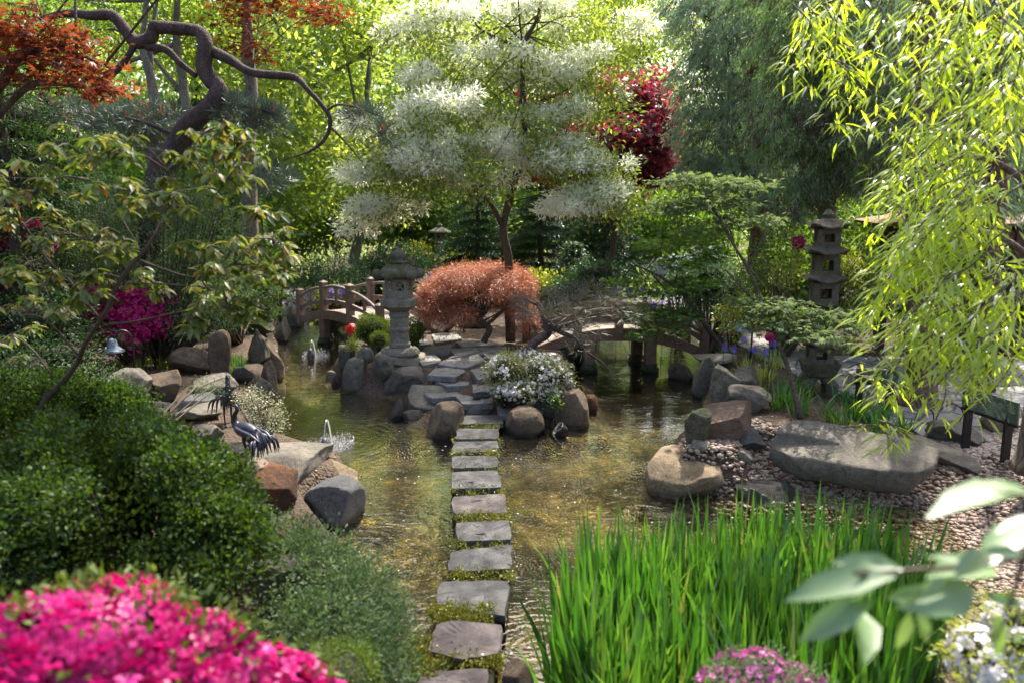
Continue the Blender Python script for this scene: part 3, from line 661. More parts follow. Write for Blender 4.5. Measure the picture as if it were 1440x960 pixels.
def sedum(x0, x1, y0, y1, n, label, seed, z=.09):
    r = rngf(seed); c = []
    for _ in range(n): c.append(G(r.uniform(x0, x1), r.uniform(y0, y1), z - .01 + r.uniform(-.01, .03)))
    o = leaves('sedum', cloud(np.array(c), 16, .016, .018, T_diamond(.7), seed, None, 0, 1.0, nup=.6, cvar=.6), SED, None, G((x0 + x1) / 2, (y0 + y1) / 2, 0)); meta(o, label, 'moss', 'sedum between the stepping stones')
for i, (a, nm) in enumerate([((640, 702, 597, 602), 'first and second'), ((636, 702, 617, 620), 'second and third'), ((636, 700, 635, 640), 'third and fourth'), ((634, 702, 657, 662), 'fourth and fifth'), ((636, 708, 686, 695), 'fifth and sixth'),
        ((640, 716, 721, 732), 'sixth and seventh'), ((634, 708, 759, 772), 'seventh and eighth'), ((632, 722, 801, 814), 'eighth and ninth')]):
    sedum(*a, 60, 'thin strip of yellow-green sedum between the %s stepping stones from the island' % nm, 300 + i)
sedum(607, 695, 853, 874, 260, 'thick yellow-green sedum strip behind the broad purplish stepping stone', 320)
sedum(605, 704, 922, 938, 160, 'patch of yellow sedum in front of the broad purplish stepping stone', 321)
sedum(570, 608, 898, 955, 260, 'bright lime sedum mound at the left corner of the nearest stepping stones', 322)
# low causeway of wet stone that the sedum grows on
mb = MB(); a = G(674, 590, 0); b = G(650, 990, 0); ca = spline([np.array([a[0], a[1], .0]), G(668, 660, 0), G(677, 745, 0), G(662, 860, 0), G(645, 990, 0)], 30)
mb.sweep(ca, (1, 0, 0), .36, np.full(30, -.2), .07 + .01 * np.sin(np.arange(30) * 2.1)); meta(mb.build('causeway', PIER, None, ca[0]), 'dark mossy stone footing running under the row of stepping stones', 'causeway')
flags = [
 [(583, 545), (640, 541), (663, 548), (655, 556), (607, 559)], [(640, 530), (600, 527), (612, 517), (648, 515), (655, 522)],
 [(614, 512), (640, 498), (672, 497), (683, 506), (655, 517)], [(630, 490), (690, 488), (700, 497), (640, 499)], [(596, 488), (636, 484), (634, 494), (590, 497)],
 [(610, 535), (630, 525), (664, 531), (660, 541), (628, 543)], [(640, 556), (690, 553), (694, 566), (650, 568)], [(672, 490), (712, 486), (714, 500), (688, 505)],
 [(660, 520), (690, 514), (696, 526), (672, 534)], [(698, 568), (756, 564), (765, 578), (702, 583)], [(560, 478), (596, 474), (606, 484), (570, 488)],
 [(606, 470), (640, 466), (650, 476), (612, 482)], [(664, 540), (684, 536), (690, 548), (664, 552)], [(586, 500), (612, 497), (622, 508), (594, 514)],
 [(640, 480), (690, 476), (700, 484), (650, 488)]]
fl = ['broad flagstone behind the wedge shaped rock', 'flagstone right of the lantern base, beside two others', 'large pale flagstone in the middle of the island', 'sunlit long flagstone at the back of the island', 'bright flagstone right behind the lantern',
      'grey flagstone in the centre of the island beside the wedge rock', 'flagstone leading down to the first stepping stone', 'sunlit flagstone touching the tree trunk', 'narrow flagstone beside the white azalea', 'flat slab in front of the white azalea by the pinkish boulder',
      'small flagstone at the foot of the far bridge', 'sunlit flagstone under the laceleaf maple edge', 'small irregular flagstone left of the white azalea', 'flagstone touching the stone lantern base on its right', 'long flagstone between the maple and the flowering tree trunk']
def fz(s_):
    cx, cy_ = np.mean([a for a, b in s_]), np.mean([b for a, b in s_]); z = .3
    for _ in range(14): p = G(cx, cy_, z); z = z * .5 + .5 * (Hs(p[0], p[1]) + .055)
    return z
for i, (s_, lb) in enumerate(zip(flags, fl)): slab('flagstone', s_, fz(s_) - .006 * (i % 3), .09, FLAG, lb, 'flagstone', 'flagstones on the island', 400 + i)

# ------------------------------------------------------------------ pebbles on the beach and bed
def pebbles(name, px, n, s0, s1, mat, seed, zoff=0.0, sub=ICO1, tintpal=None):
    r = rngf(seed); poly = pxpoly(px, .05); mn, mx = poly.min(0), poly.max(0); p = r.uniform(mn, mx, size=(n * 3, 2)); p = p[sdist(p, poly) > 0][:n]; n = len(p)
    z = H(p[:, 0], p[:, 1]); s_ = r.uniform(0, 1, n) ** 2 * (s1 - s0) + s0; V, F = sub
    sc = np.stack([s_ * r.uniform(.8, 1.35, n), s_ * r.uniform(.8, 1.1, n), s_ * r.uniform(.45, .75, n)], 1); a = r.uniform(0, 6.28, n)
    W = V[None] * sc[:, None]; ca_, sa = np.cos(a)[:, None], np.sin(a)[:, None]
    W = np.stack([W[..., 0] * ca_ - W[..., 1] * sa, W[..., 0] * sa + W[..., 1] * ca_, W[..., 2]], -1) + np.stack([p[:, 0], p[:, 1], z + s_ * .2 + zoff], 1)[:, None]
    Ff = (F[None] + (np.arange(n) * len(V))[:, None, None]).reshape(-1, 3); t = np.repeat(r.uniform(0, 1, n), len(F))
    o = mobj(name, W.reshape(-1, 3), Ff, mat, None, None, True, t); meta(o, kind='stuff'); return o
def mat_pebble(name, stops, rough=.6):
    m, t, o = newmat(name); at = N(t, 'Attribute', attribute_name='v'); c = ramp(t, at.outputs['Fac'], [(i / (len(stops) - 1), s_) for i, s_ in enumerate(stops)])
    tc = N(t, 'TexCoord').outputs['Object']; c = mixc(t, .6, c, ramp(t, noise(t, 60, 3, tc), [(.3, (.6, .6, .6)), (.7, (1.3, 1.3, 1.3))]), 'MULTIPLY')
    b = N(t, 'BsdfPrincipled'); L(t, c, b.inputs['Base Color']); b.inputs['Roughness'].default_value = rough; L(t, b.outputs[0], o.inputs[0]); return m
PEB = mat_pebble('pebble', [(.13, .075, .055), (.28, .19, .145), (.38, .29, .23), (.16, .12, .10), (.42, .34, .28), (.23, .12, .09)])
PEBW = mat_pebble('bed_pebble', [(.03, .022, .012), (.11, .085, .03), (.19, .15, .05), (.07, .042, .02), (.28, .26, .19)], .35)
pebbles('pebbles', [(905, 690), (985, 632), (1030, 620), (1090, 640), (1120, 660), (1300, 690), (1330, 650), (1440, 640), (1560, 720), (1560, 960), (1335, 960), (1318, 770), (1270, 728), (1130, 712)], 9000, .014, .036, PEB, 11)
pebbles('pebbles', [(1325, 700), (1440, 690), (1600, 800), (1600, 1100), (1335, 1100)], 2500, .012, .024, PEB, 15)
pebbles('bed_pebbles', [(400, 470), (600, 620), (850, 600), (980, 560), (1300, 720), (1330, 960), (600, 1000), (380, 600)], 5000, .006, .024, PEBW, 12, -.008)
pebbles('bed_pebbles', [(380, 455), (470, 455), (470, 500), (385, 500)], 1200, .012, .03, PEB, 13, 0)
# petals and bits floating on the pond
r = rngf(5); pts = []
for _ in range(520):
    x, y = r.uniform(400, 1260), r.uniform(490, 940); g = G(x, y, .004)
    if sdist(g[None, :2], POND)[0] > .05: pts.append(g)
pts = np.array(pts); PET = mat_leaf('petal_white', [(.55, .5, .5), (.75, .72, .72)], (1, 1, 1), .2, .03)
o = leaves('petals', place(T_diamond(.7, .05), pts, unit(r.normal(size=(len(pts), 3)) * [1, 1, 0]), np.tile([0, 0, 1.0], (len(pts), 1)) + r.normal(size=(len(pts), 3)) * .05, r.uniform(.01, .03, len(pts)), r.uniform(0, 1, len(pts))), PET, None, None)
meta(o, kind='stuff')

# ------------------------------------------------------------------ bridges
WG = mat_wood('weathered_wood', (.15, .105, .085), (.28, .205, .17), stretch=(1, 1, 1)); WGD = mat_wood('weathered_planks', (.16, .135, .12), (.28, .24, .215))
WR = mat_wood('red_brown_wood', (.12, .068, .048), (.24, .14, .095)); WRD = mat_wood('pale_planks', (.3, .25, .21), (.45, .39, .34))
def bridge(name, label, A, Bv, Wv, rise, wood, deckm, post_h, rail_h, mids, beam_h, foot, group='arched wooden bridges', postw=.12, supf=(.3, .7), exts=True):
    A = np.array(A); Bv = np.array(Bv); u = Bv / np.linalg.norm(Bv); Ln = np.linalg.norm(Bv); W = np.linalg.norm(Wv); v = Wv / W
    t = thing(name, label, 'bridge', A, group)
    def pt(s_, w_, dz=0): return A + Bv * s_ + v * w_ + np.array([0, 0, rise * (1 - (2 * s_ - 1) ** 2) + dz])
    ax = [u, v, np.array([0, 0, 1.0])]
    mb = MB(); n = int(Ln / .13)
    for i in range(n):
        s_ = (i + .5) / n; d = pt(s_ + .01, 0) - pt(s_ - .01, 0); d /= np.linalg.norm(d); c = pt(s_, W / 2, -.02)
        mb.box(c, (Ln / n / 2 * 1.0 - .004, W / 2 - .03, .02), [d, v, np.cross(d, v)])
    mb.build('deck', deckm, t)
    for w_ in (0, W):
        ss = np.linspace(-.02, 1.02, 25); pts_ = [pt(s_, w_, 0) for s_ in ss]
        bot = -beam_h * (1 - .25 * np.abs(2 * ss - 1)); mb = MB(); mb.sweep(pts_, v, .07, bot, np.full(25, .015)); mb.build('side_beam', wood, t, bevel=.004)
        for k, s_ in enumerate(mids):
            hh = post_h[k]; c = pt(s_, w_, 0); mb = MB(); lo = -.12
            h2 = (hh - lo) / 2; mb.box(c + np.array([0, 0, lo + h2]), (postw / 2, postw / 2, h2), ax, 0)
            b0 = c[2] + hh; tp = []
            for q, z in ((postw / 2 + .006, b0 + .002), (postw / 2 + .006, b0 + .03), (postw * .28, b0 + .055), (.004, b0 + .066)): tp.append([np.array([c[0], c[1], z]) + u * q * i + v * q * j for i, j in ((-1, -1), (1, -1), (1, 1), (-1, 1))])
            mb.loft(tp); mb.build('post', wood, t, bevel=.005)
        for k in range(len(mids) - 1):
            s0, s1 = mids[k], mids[k + 1]; q = np.linspace(0, 1, 13); ss = s0 + (s1 - s0) * q
            e = .5 * postw / Ln; ss = np.clip(ss, s0 + e * .9, s1 - e * .9)
            h_ = rail_h[k] * (1 - q) + rail_h[k + 1] * q + .03 * np.sin(math.pi * q)
            mb = MB(); mb.tube([pt(a, w_, b) for a, b in zip(ss, h_)], .032, 8); mb.build('handrail', WGD if wood is WG else wood, t, smooth=True)
            mb = MB(); base = .10; mb.sweep([pt(a, w_, base) for a in ss], v, .045, .0 + .055 * np.clip(np.sin(math.pi * np.clip((q - .15) / .7, 0, 1)), 0, 1) ** .5, np.full(13, .12)); mb.build('lower_rail', wood, t, bevel=.003)
            sm_ = (s0 + s1) / 2; c = pt(sm_, w_, 0); top = (rail_h[k] + rail_h[k + 1]) / 2; mb = MB(); mb.box(c + np.array([0, 0, (top + .15) / 2]), (.028, .02, (top - .1) / 2), ax); mb.build('baluster', wood, t)
    for w_ in (.04, W - .04):
        for s_ in supf:
            c = pt(s_, w_, 0); zb = foot; mb = MB(); top = c[2] - beam_h * .6; mb.box((c[0], c[1], (top + zb) / 2), (.085, .07, (top - zb) / 2), ax); sp_ = mb.build('support', wood, t, bevel=.006)
            mb = MB(); mb.lathe([(.15, -.25), (.15, zb + .0 - 0), (.12, zb + .05), (.12, zb + .09)], (c[0], c[1], 0), 8, .4); mb.build('footing', RK['moss'], sp_)
    return t
# far bridge: A (left near post) towards D (right near post)
A1 = np.array([*G(423, 446, .42)[:2], .42]); D1 = np.array([*G(535, 472, .38)[:2], .42]); H1 = np.array([*G(603, 463, .38)[:2], .42]); B1 = D1 - A1
W1 = H1 - D1
bridge('arched_bridge', 'small grey-brown arched wooden bridge with curved handrails behind the stone lantern', A1, B1, W1, .24, WG, WGD, [.52, .52, .52, .46], [.4, .44, .44, .36], [0, .33, .66, 1.0], .17, .03)
A2 = np.array([*G(750, 491, .36)[:2], .36]); D2 = np.array([*G(990, 492, .36)[:2], .36]); B2 = D2 - A2
bridge('arched_bridge', 'low red-brown arched wooden bridge with pale deck on the right side of the pond', A2, B2, np.array([-.1, .85, 0]), .33, WR, WRD, [.36, .36, .36, .36, .36], [.28, .29, .29, .29, .26], [0, .26, .5, .74, 1.0], .19, .05, supf=(.33, .69))
# ------------------------------------------------------------------ stone lanterns
LS = mat_rock('lantern_stone', (.16, .14, .11), (.25, .225, .18), (.33, .3, .25), moss=.12, sc=3, bump=.35); LSM = mat_rock('lantern_roof_stone', (.10, .095, .07), (.17, .16, .125), (.24, .22, .18), moss=.55, sc=2.5, mossc=(.09, .095, .04), bump=.5)
def hexring(c, r_, z, n=6, rot=0.26): return [np.array([c[0] + r_ * math.cos(rot + 2 * math.pi * k / n), c[1] + r_ * math.sin(rot + 2 * math.pi * k / n), z]) for k in range(n)]
def hexloft(c, prof, n=6, rot=.26):
    mb = MB(); mb.loft([hexring(c, r_, z, n, rot) for r_, z in prof]); return mb
def window_box(mb, c, r_, z0, z1, n, rot, th, frac=(.2, .8), vz=(.3, .8), lattice=False, skip=()):
    """hollow n-sided light box with a window through each face"""
    for k in range(n):
        a0, a1 = rot + 2 * math.pi * k / n, rot + 2 * math.pi * (k + 1) / n
        p0 = np.array([c[0] + r_ * math.cos(a0), c[1] + r_ * math.sin(a0), 0]); p1 = np.array([c[0] + r_ * math.cos(a1), c[1] + r_ * math.sin(a1), 0])
        u = p1 - p0; W_ = np.linalg.norm(u); u /= W_; nn = np.array([u[1], -u[0], 0]); ax = [u, nn, np.array([0, 0, 1.0])]; h = z1 - z0
        def pc(a, b, q0, q1, tt=th, ins=0): mb.box(p0 + u * W_ * (a + b) / 2 - nn * (tt / 2 + ins) + np.array([0, 0, z0 + h * (q0 + q1) / 2]), (W_ * (b - a) / 2, tt / 2, h * (q1 - q0) / 2), ax)
        if k in skip: pc(.01, .99, 0, 1); continue
        pc(.01, frac[0], 0, 1); pc(frac[1], .99, 0, 1); pc(frac[0], frac[1], 0, vz[0], th * .98, .001); pc(frac[0], frac[1], vz[1], 1, th * .98, .001)
        if lattice:
            cz, cxx = (vz[0] + vz[1]) / 2, .5
            for s_ in (-1, 1):
                d = u * W_ * (frac[1] - frac[0]) * .5 * s_ + np.array([0, 0, h * (vz[1] - vz[0]) * .5]); ln = np.linalg.norm(d); d /= ln
                mb.box(p0 + u * W_ * cxx - nn * (th * .5) + np.array([0, 0, z0 + h * cz]), (ln * .98, .012, .012), [d, nn, np.cross(d, nn)])
            mb.lathe([(.03, -.02), (.03, .02)], (0, 0, 0), 3) if False else None
c = np.array([*G(563, 507, .38)[:2], .36]); zs = c[1] / FPX
LH = 1.66
t = thing('stone_lantern', 'tall mossy stone lantern with scrolled roof and bulb finial on the island', 'stone lantern', c, 'stone lanterns')
def lz(f): return c[2] + LH * f
V, F = rockmesh(3, (.36, .34, .1), 4, 3.2, 8, .04); mobj('base_stone', V + c + [0, 0, .06], F, LS, t, None, True)
mb = MB(); mb.lathe([(.27, lz(.07)), (.285, lz(.085)), (.27, lz(.105)), (.2, lz(.13)), (.175, lz(.135))], (c[0], c[1], 0), 28)
for k in range(12):
    a = 2 * math.pi * k / 12; rr = []
    for (q, z, w_) in ((.29, .09, .03), (.27, .112, .055), (.215, .133, .03)): rr.append([np.array([c[0] + q * math.cos(a + s_ * w_ / q * 1.1), c[1] + q * math.sin(a + s_ * w_ / q * 1.1), lz(z) + dz]) for s_, dz in ((-1, -.008), (0, .008), (1, -.008), (0, -.03))])
    mb.loft(rr)
mb.build('lotus_ring', LS, t, smooth=False)
mb = MB(); mb.lathe([(.145, lz(.13)), (.155, lz(.15)), (.155, lz(.17)), (.138, lz(.18)), (.135, lz(.27)), (.15, lz(.285)), (.15, lz(.30)), (.135, lz(.315)), (.132, lz(.40)), (.15, lz(.41)), (.15, lz(.425)), (.135, lz(.435)), (.14, lz(.45))], (c[0], c[1], 0), 28); mb.build('shaft', LS, t, smooth=False)
hexloft(c, [(.15, lz(.45)), (.21, lz(.475)), (.265, lz(.495)), (.27, lz(.50)), (.27, lz(.55)), (.235, lz(.565))]).build('platform', LS, t, bevel=.006)
mb = MB(); window_box(mb, c, .205, lz(.562), lz(.735), 6, .26, .045, (.25, .75), (.42, .86), True); mb.build('light_box', LS, t, bevel=.003)
PALE = mat_plain('pale_window_board', (.42, .42, .42), .7)
a0, a1 = .26 + 2 * math.pi * 3 / 6, .26 + 2 * math.pi * 4 / 6
p0 = c + .205 * np.array([math.cos(a0), math.sin(a0), 0]); p1 = c + .205 * np.array([math.cos(a1), math.sin(a1), 0]); u_ = (p1 - p0) / np.linalg.norm(p1 - p0); nn = np.array([u_[1], -u_[0], 0]); pm = (p0 + p1) / 2; pm[2] = lz(.672)
mb = MB(); mb.box(pm - nn * .02, (.052, .004, .062), [u_, nn, np.array([0, 0, 1.])]); wp = mb.build('window_panel', PALE, t)
mb = MB()
for s_ in (-1, 1):
    for dz in (-.028, .028):
        mb.box(pm - nn * .014 + [0, 0, dz], (.036, .002, .004), [unit(u_ + np.array([0, 0, .7 * s_])), nn, unit(np.cross(u_ + np.array([0, 0, .7 * s_]), nn))])
mb.build('window_tracery', LS, wp)
# umbrella roof with six scrolled corners
mb = MB(); rings = []
for q, z in ((.2, .735), (.27, .74), (.3, .755), (.28, .785), (.235, .815), (.17, .845), (.11, .865), (.09, .87)):
    ring = []
    for k in range(48):
        a = .26 + 2 * math.pi * k / 48; lobe = abs(math.cos(3 * (a - .26))) ** .8
        rr = q * (.84 + .16 * lobe); ring.append(np.array([c[0] + rr * math.cos(a), c[1] + rr * math.sin(a), lz(z) + .012 * lobe * (q / .3)]))
    rings.append(ring)
mb.loft(rings); mb.build('roof', LSM, t, smooth=True)
for k in range(6):
    a = .26 + 2 * math.pi * k / 6; cc = c + np.array([.30 * math.cos(a), .30 * math.sin(a), 0]); cc[2] = lz(.772)
    V, F = ICO2; V = V * (1 + .06 * fb(V, k, 4)[:, None]) * [.088, .088, .075]; o = mobj('roof_scroll', V + cc, F, LSM, t, None, True)
mb = MB(); mb.lathe([(.12, lz(.862)), (.135, lz(.875)), (.12, lz(.885)), (.09, lz(.89)), (.105, lz(.905)), (.118, lz(.92)), (.115, lz(.945)), (.09, lz(.965)), (.04, lz(.972)), (.035, lz(.98)), (.02, lz(.995)), (.006, lz(1.01))], (c[0], c[1], 0), 20); mb.build('finial', LSM, t, smooth=True)

def small_lantern(px, py, d, h, label):
    p = P(px, py, d); p[2] = max(p[2], Hs(p[0], p[1])); t = thing('stone_lantern', label, 'stone lantern', p, 'stone lanterns')
    f = lambda q: p[2] + h * q
    mb = MB(); mb.lathe([(.22 * h, f(-.3)), (.2 * h, f(.06)), (.13 * h, f(.12))], (p[0], p[1], 0), 12); mb.build('base_stone', LS, t)
    mb = MB(); mb.lathe([(.11 * h, f(.1)), (.1 * h, f(.42)), (.17 * h, f(.48)), (.17 * h, f(.52))], (p[0], p[1], 0), 12); mb.build('shaft', LS, t)
    mb = MB(); window_box(mb, p, .14 * h, f(.52), f(.72), 4, .5, .03, (.25, .75), (.25, .75)); mb.build('light_box', LS, t)
    hexloft(p, [(.14 * h, f(.72)), (.32 * h, f(.735)), (.3 * h, f(.77)), (.16 * h, f(.84)), (.06 * h, f(.88)), (.08 * h, f(.93)), (.01, f(1.0))]).build('roof', LSM, t)
small_lantern(619, 366, 21, .98, 'small distant stone lantern beyond the laceleaf maple')

# five-roofed stone pagoda
LP_ = mat_rock('pagoda_stone', (.07, .062, .045), (.13, .115, .085), (.19, .17, .13), moss=.35, sc=2.5, mossc=(.06, .065, .025), bump=.5)
c = np.array([*G(1149, 553, .36)[:2], 0]); c[2] = Hs(c[0], c[1]); m_ = c[1] / FPX
t = thing('stone_pagoda', 'tall four-storey mossy stone pagoda lantern beside the paved path', 'stone pagoda', c)
def zp(py): return P(1149, py, c[1])[2]
rot = .62
mb = MB()
for k in range(4):
    a = rot + math.pi / 2 * k; q = np.array([c[0] + .2 * math.cos(a), c[1] + .2 * math.sin(a), 0]); mb.tube([q + [0, 0, c[2] - .1], q * 1 + [0, 0, zp(538)], q * .3 + np.array([c[0], c[1], 0]) * .7 + [0, 0, zp(524)]], [.085, .075, .07], 8)
mb.build('legs', LP_, t)
hexloft(c, [(.16, zp(530)), (.23, zp(526)), (.25, zp(520)), (.31, zp(506)), (.27, zp(508)), (.2, zp(514))], 4, rot).build('cradle_base', LP_, t, bevel=.01)
tiers = [(486, 508, .15, .24), (449, 474, .13, .24), (397, 426, .155, .25), (358, 387, .15, .26), (322, 346, .14, .25)]
for k, (y0, y1, rw, rr) in enumerate(tiers):
    s_ = 1.2
    mb = MB(); window_box(mb, c, rw * 1.3, zp(y1 + 2), zp(y0), 4, rot, .04, (.27, .73), (.3, .75)); mb.build('storey', LP_, t, bevel=.003)
    n = 4; rings = []
    for q, dz in ((rw * 1.2, 0), (rr * s_ * .96, .0), (rr * s_, .02), (rr * s_ * .75, .05), (rw * 1.15, .085)):
        ring = []
        for j in range(32):
            a = rot + 2 * math.pi * j / 32; cor = abs(math.cos(2 * (a - rot))); sq = 1 / max(abs(math.cos(a - rot - math.pi / 4)), abs(math.sin(a - rot - math.pi / 4))) * .707
            ring.append(np.array([c[0] + q * sq * math.cos(a), c[1] + q * sq * math.sin(a), zp(y0) + dz + .05 * (cor ** 4) * (q / (rr * s_))]))
        rings.append(ring)
    mb = MB(); mb.loft(rings); mb.build('tier_roof', LP_, t)
mb = MB(); z0 = zp(314); mb.lathe([(.13, z0), (.1, z0 + .04), (.05, z0 + .06), (.07, z0 + .1), (.02, z0 + .16)], (c[0], c[1], 0), 14); mb.build('finial', LP_, t)

# ------------------------------------------------------------------ bronze cranes
BR = mat_plain('dark_bronze', (.045, .05, .07), .42, .55, .5, 14)
def skin(name, verts, edges, rad, mat, parent, origin=None, sub=1):
    m = bpy.data.meshes.new(name); base = ORG[parent.name]; m.from_pydata([tuple(np.array(v) - base) for v in verts], edges, []); m.update(); o = bpy.data.objects.new(name, m); m.materials.append(mat); finish(o, parent, None)
    s_ = o.modifiers.new('skin', 'SKIN'); s_.use_smooth_shade = True
    for i, q in enumerate(rad): m.skin_vertices[0].data[i].radius = (q, q)
    m.skin_vertices[0].data[0].use_root = True
    d = o.modifiers.new('sub', 'SUBSURF'); d.levels = sub; d.render_levels = sub; return o
def crane(label, base, face, sc, neckpts, label_group='bronze cranes'):
    """base: feet point; face: unit direction in plan the bird faces; neckpts: (forward, up, radius) from the chest to the head in metres at scale 1"""
    t = thing('bronze_crane', label, 'crane statue', base, label_group); f = np.array([face[0], face[1], 0.]); f /= np.linalg.norm(f); s_ = np.array([-f[1], f[0], 0.]); z = np.array([0, 0, 1.])
    def q(a, b, h): return np.array(base) + (f * a + s_ * b + z * h) * sc
    pts = [(-.3, .50, .05), (-.2, .53, .10), (-.06, .55, .135), (.1, .57, .12), (.19, .60, .075)] + neckpts
    vs_ = [q(a, 0, h) for a, h, _ in pts]; rd = [r_ * sc for *_, r_ in pts]
    mb = MB(); sp_ = spline(vs_, 40); rr = np.interp(np.linspace(0, len(pts) - 1, 40), np.arange(len(pts)), rd); mb.tube(sp_, rr, 14); mb.build('body', BR, t, smooth=True)
    a, h, _ = neckpts[-1]; a1, h1, _ = neckpts[-2]; dx = 1 if a >= a1 - .01 else 1
    V, F = ICO2; hd = q(a + .01, 0, h); mobj('head', V * .034 * sc * np.array([1, 1, .85]) + hd, F, BR, t, None, True)
    mb = MB(); mb.tube([q(a + .02, 0, h), q(a + .07, 0, h - .012), q(a + .15, 0, h - .035)], [.02 * sc, .012 * sc, .002 * sc], 8); mb.build('beak', BR, t, smooth=True)
    rg = rngf(int(sc * 1000) + len(label))
    mb = MB()
    for k in range(15):   # drooping plumes
        b = -.11 + .22 * k / 14; ln = .30 + .1 * rg.random(); sd_ = b * (1.3 + .8 * rg.random()); p_ = [q(-.14, b * .6, .60 - abs(b) * .4), q(-.30, b * 1.1, .58 - abs(b)), q(-.38 - .05 * rg.random(), sd_ * 1.3, .42), q(-.40 - .08 * rg.random(), sd_ * 1.6, .60 - ln - .05)]
        mb.tube(spline(p_, 10), np.interp(np.linspace(0, 1, 10), [0, .3, .8, 1], [.018 * sc, .026 * sc, .02 * sc, .004 * sc]), 6)
    mb.build('tail_plumes', BR, t, smooth=True)
    for sgn in (-1, 1):     # folded wing with overlapping feathers
        mb = MB()
        for k in range(7):
            u0 = .12 - .05 * k; p_ = [q(u0, sgn * .10, .62 - .012 * k), q(u0 - .12, sgn * .145, .58 - .01 * k), q(u0 - .30, sgn * .11, .55 - .02 * k)]
            mb.tube(spline(p_, 7), np.array([.012, .03, .034, .034, .03, .02, .006]) * sc, 6)
        mb.build('wing', BR, t, smooth=True)
        mb = MB(); lp = [q(-.03, sgn * .06, .48), q(-.02, sgn * .06, .36), q(-.075, sgn * .06, .24), q(-.03, sgn * .06, .02)]; mb.tube(lp, np.array([.045, .025, .017, .012]) * sc, 8)
        for an in (-.5, 0, .5): mb.tube([q(-.03, sgn * .06, .02), q(.07 * math.cos(an), sgn * .06 + .07 * math.sin(an), .008)], [.011 * sc, .005 * sc], 6)
        mb.tube([q(-.03, sgn * .06, .02), q(-.08, sgn * .06, .008)], [.01 * sc, .004 * sc], 6); mb.build('leg', BR, t, smooth=True)
FLATR = 'wide flat grey rock the front bronze crane stands on'; b1 = G(348, 652, .45); b1[2] = topz(FLATR, b1[0], b1[1]) - .01; b1 = G(348, 652, b1[2]); b1[2] = topz(FLATR, b1[0], b1[1]) - .012
crane('front bronze crane with drooping tail plumes standing on the wide flat rock', b1, (-.75, .45), .5, [(.24, .68, .05), (.235, .78, .036), (.17, .86, .032), (.19, .93, .03)])
b2 = P(322, 600, 7.9); b2[2] = Hs(b2[0], b2[1])
crane('rear bronze crane with upright neck behind the plumed front crane', b2, (.5, -1), .56, [(.22, .70, .06), (.22, .82, .045), (.2, .93, .038), (.23, 1.0, .034)])

# ------------------------------------------------------------------ fountains
SP = mat_plain('spout_metal', (.10, .10, .12), .3, .4)
def dropm():
    m, t, o = newmat('water_drops'); g = N(t, 'BsdfGlossy'); g.inputs['Roughness'].default_value = .15; d = N(t, 'BsdfTranslucent'); d.inputs[0].default_value = (.85, .88, .95, 1)
    tr = N(t, 'BsdfTransparent'); a = N(t, 'MixShader'); a.inputs[0].default_value = .5; L(t, d.outputs[0], a.inputs[1]); L(t, g.outputs[0], a.inputs[2]); b = N(t, 'MixShader'); b.inputs[0].default_value = .9; L(t, tr.outputs[0], b.inputs[1]); L(t, a.outputs[0], b.inputs[2]); L(t, b.outputs[0], o.inputs[0]); return m
DM = dropm()
def fountain(px, py, h, label, splash, seed, tilt=(0, .3)):
    p = G(px, py, 0); t = thing('fountain', label, 'fountain', p, 'small pond fountains'); r = rngf(seed)
    mb = MB(); mb.lathe([(.03, -.1), (.055, .0), (.07, .05), (.06, .11), (.035, .16), (.014, .2)], (p[0], p[1], 0), 14); mb.build('nozzle', SP, t, smooth=True)
    mb = MB(); mb.tube(spline([p + [0, 0, .18], p + [0, .08, h], p + [0, .2, h * .95], p + [0, .36, .02]], 14), np.linspace(.005, .009, 14), 6); mb.build('jet', DM, t, smooth=True)
    n = splash; a = r.uniform(0, 6.28, n); rad = .24 * np.sqrt(r.uniform(0, 1, n)); z = .008 + .09 * r.uniform(0, 1, n) ** 3
    c_ = np.stack([p[0] + rad * np.cos(a), p[1] + .36 + 1.2 * rad * np.sin(a), np.maximum(z, .01)], 1); V, F = ICO1; s_ = r.uniform(.003, .007, n)
    W = V[None] * s_[:, None, None] + c_[:, None]; Ff = (F[None] + (np.arange(n) * len(V))[:, None, None]).reshape(-1, 3); o = mobj('spray', W.reshape(-1, 3), Ff, DM, t, None, True); o['kind'] = 'stuff'
fountain(457, 641, .34, 'nearer small pond fountain with a bullet shaped nozzle and white spray', 900, 1)
fountain(437, 506, .3, 'farther small pond fountain in front of the arched bridge', 500, 2)

# ------------------------------------------------------------------ path lamps
LM = mat_plain('lamp_grey_metal', (.16, .2, .25), .4, .5); BK = mat_plain('black_metal', (.02, .02, .022), .4, .3); GM = mat_plain('green_black_metal', (.03, .05, .045), .45, .2)
def lamp(px, py, d, s_, label, base=None, mat=LM, crook=True):
    p = P(px, py, d); b = np.array([p[0] + (.18 * s_ if crook else 0), p[1] + .1, 0]); b[2] = Hs(b[0], b[1]); t = thing('path_lamp', label, 'path lamp', b, 'garden path lamps')
    mb = MB(); mb.lathe([(.13 * s_, p[2]), (.135 * s_, p[2] + .01), (.1 * s_, p[2] + .035 * s_), (.06 * s_, p[2] + .07 * s_), (.05 * s_, p[2] + .13 * s_), (.02 * s_, p[2] + .16 * s_)], (p[0], p[1], 0), 20); mb.build('lamp_shade', mat, t, smooth=True)
    top = p + [0, 0, .15 * s_]; pts_ = [b, b * [1, 1, 0] + [0, 0, p[2] + .12 * s_], (b * [1, 1, 0] + p * [1, 1, 0]) / 2 + [0, 0, p[2] + .24 * s_], top] if crook else [b, top]
    mb = MB(); mb.tube(spline(pts_, 14), .011 * s_ + .003, 8); mb.build('post', BK, t, smooth=True)
lamp(159, 495, 9.0, 1.0, 'blue-grey bell shaped path lamp beside the magenta azalea')
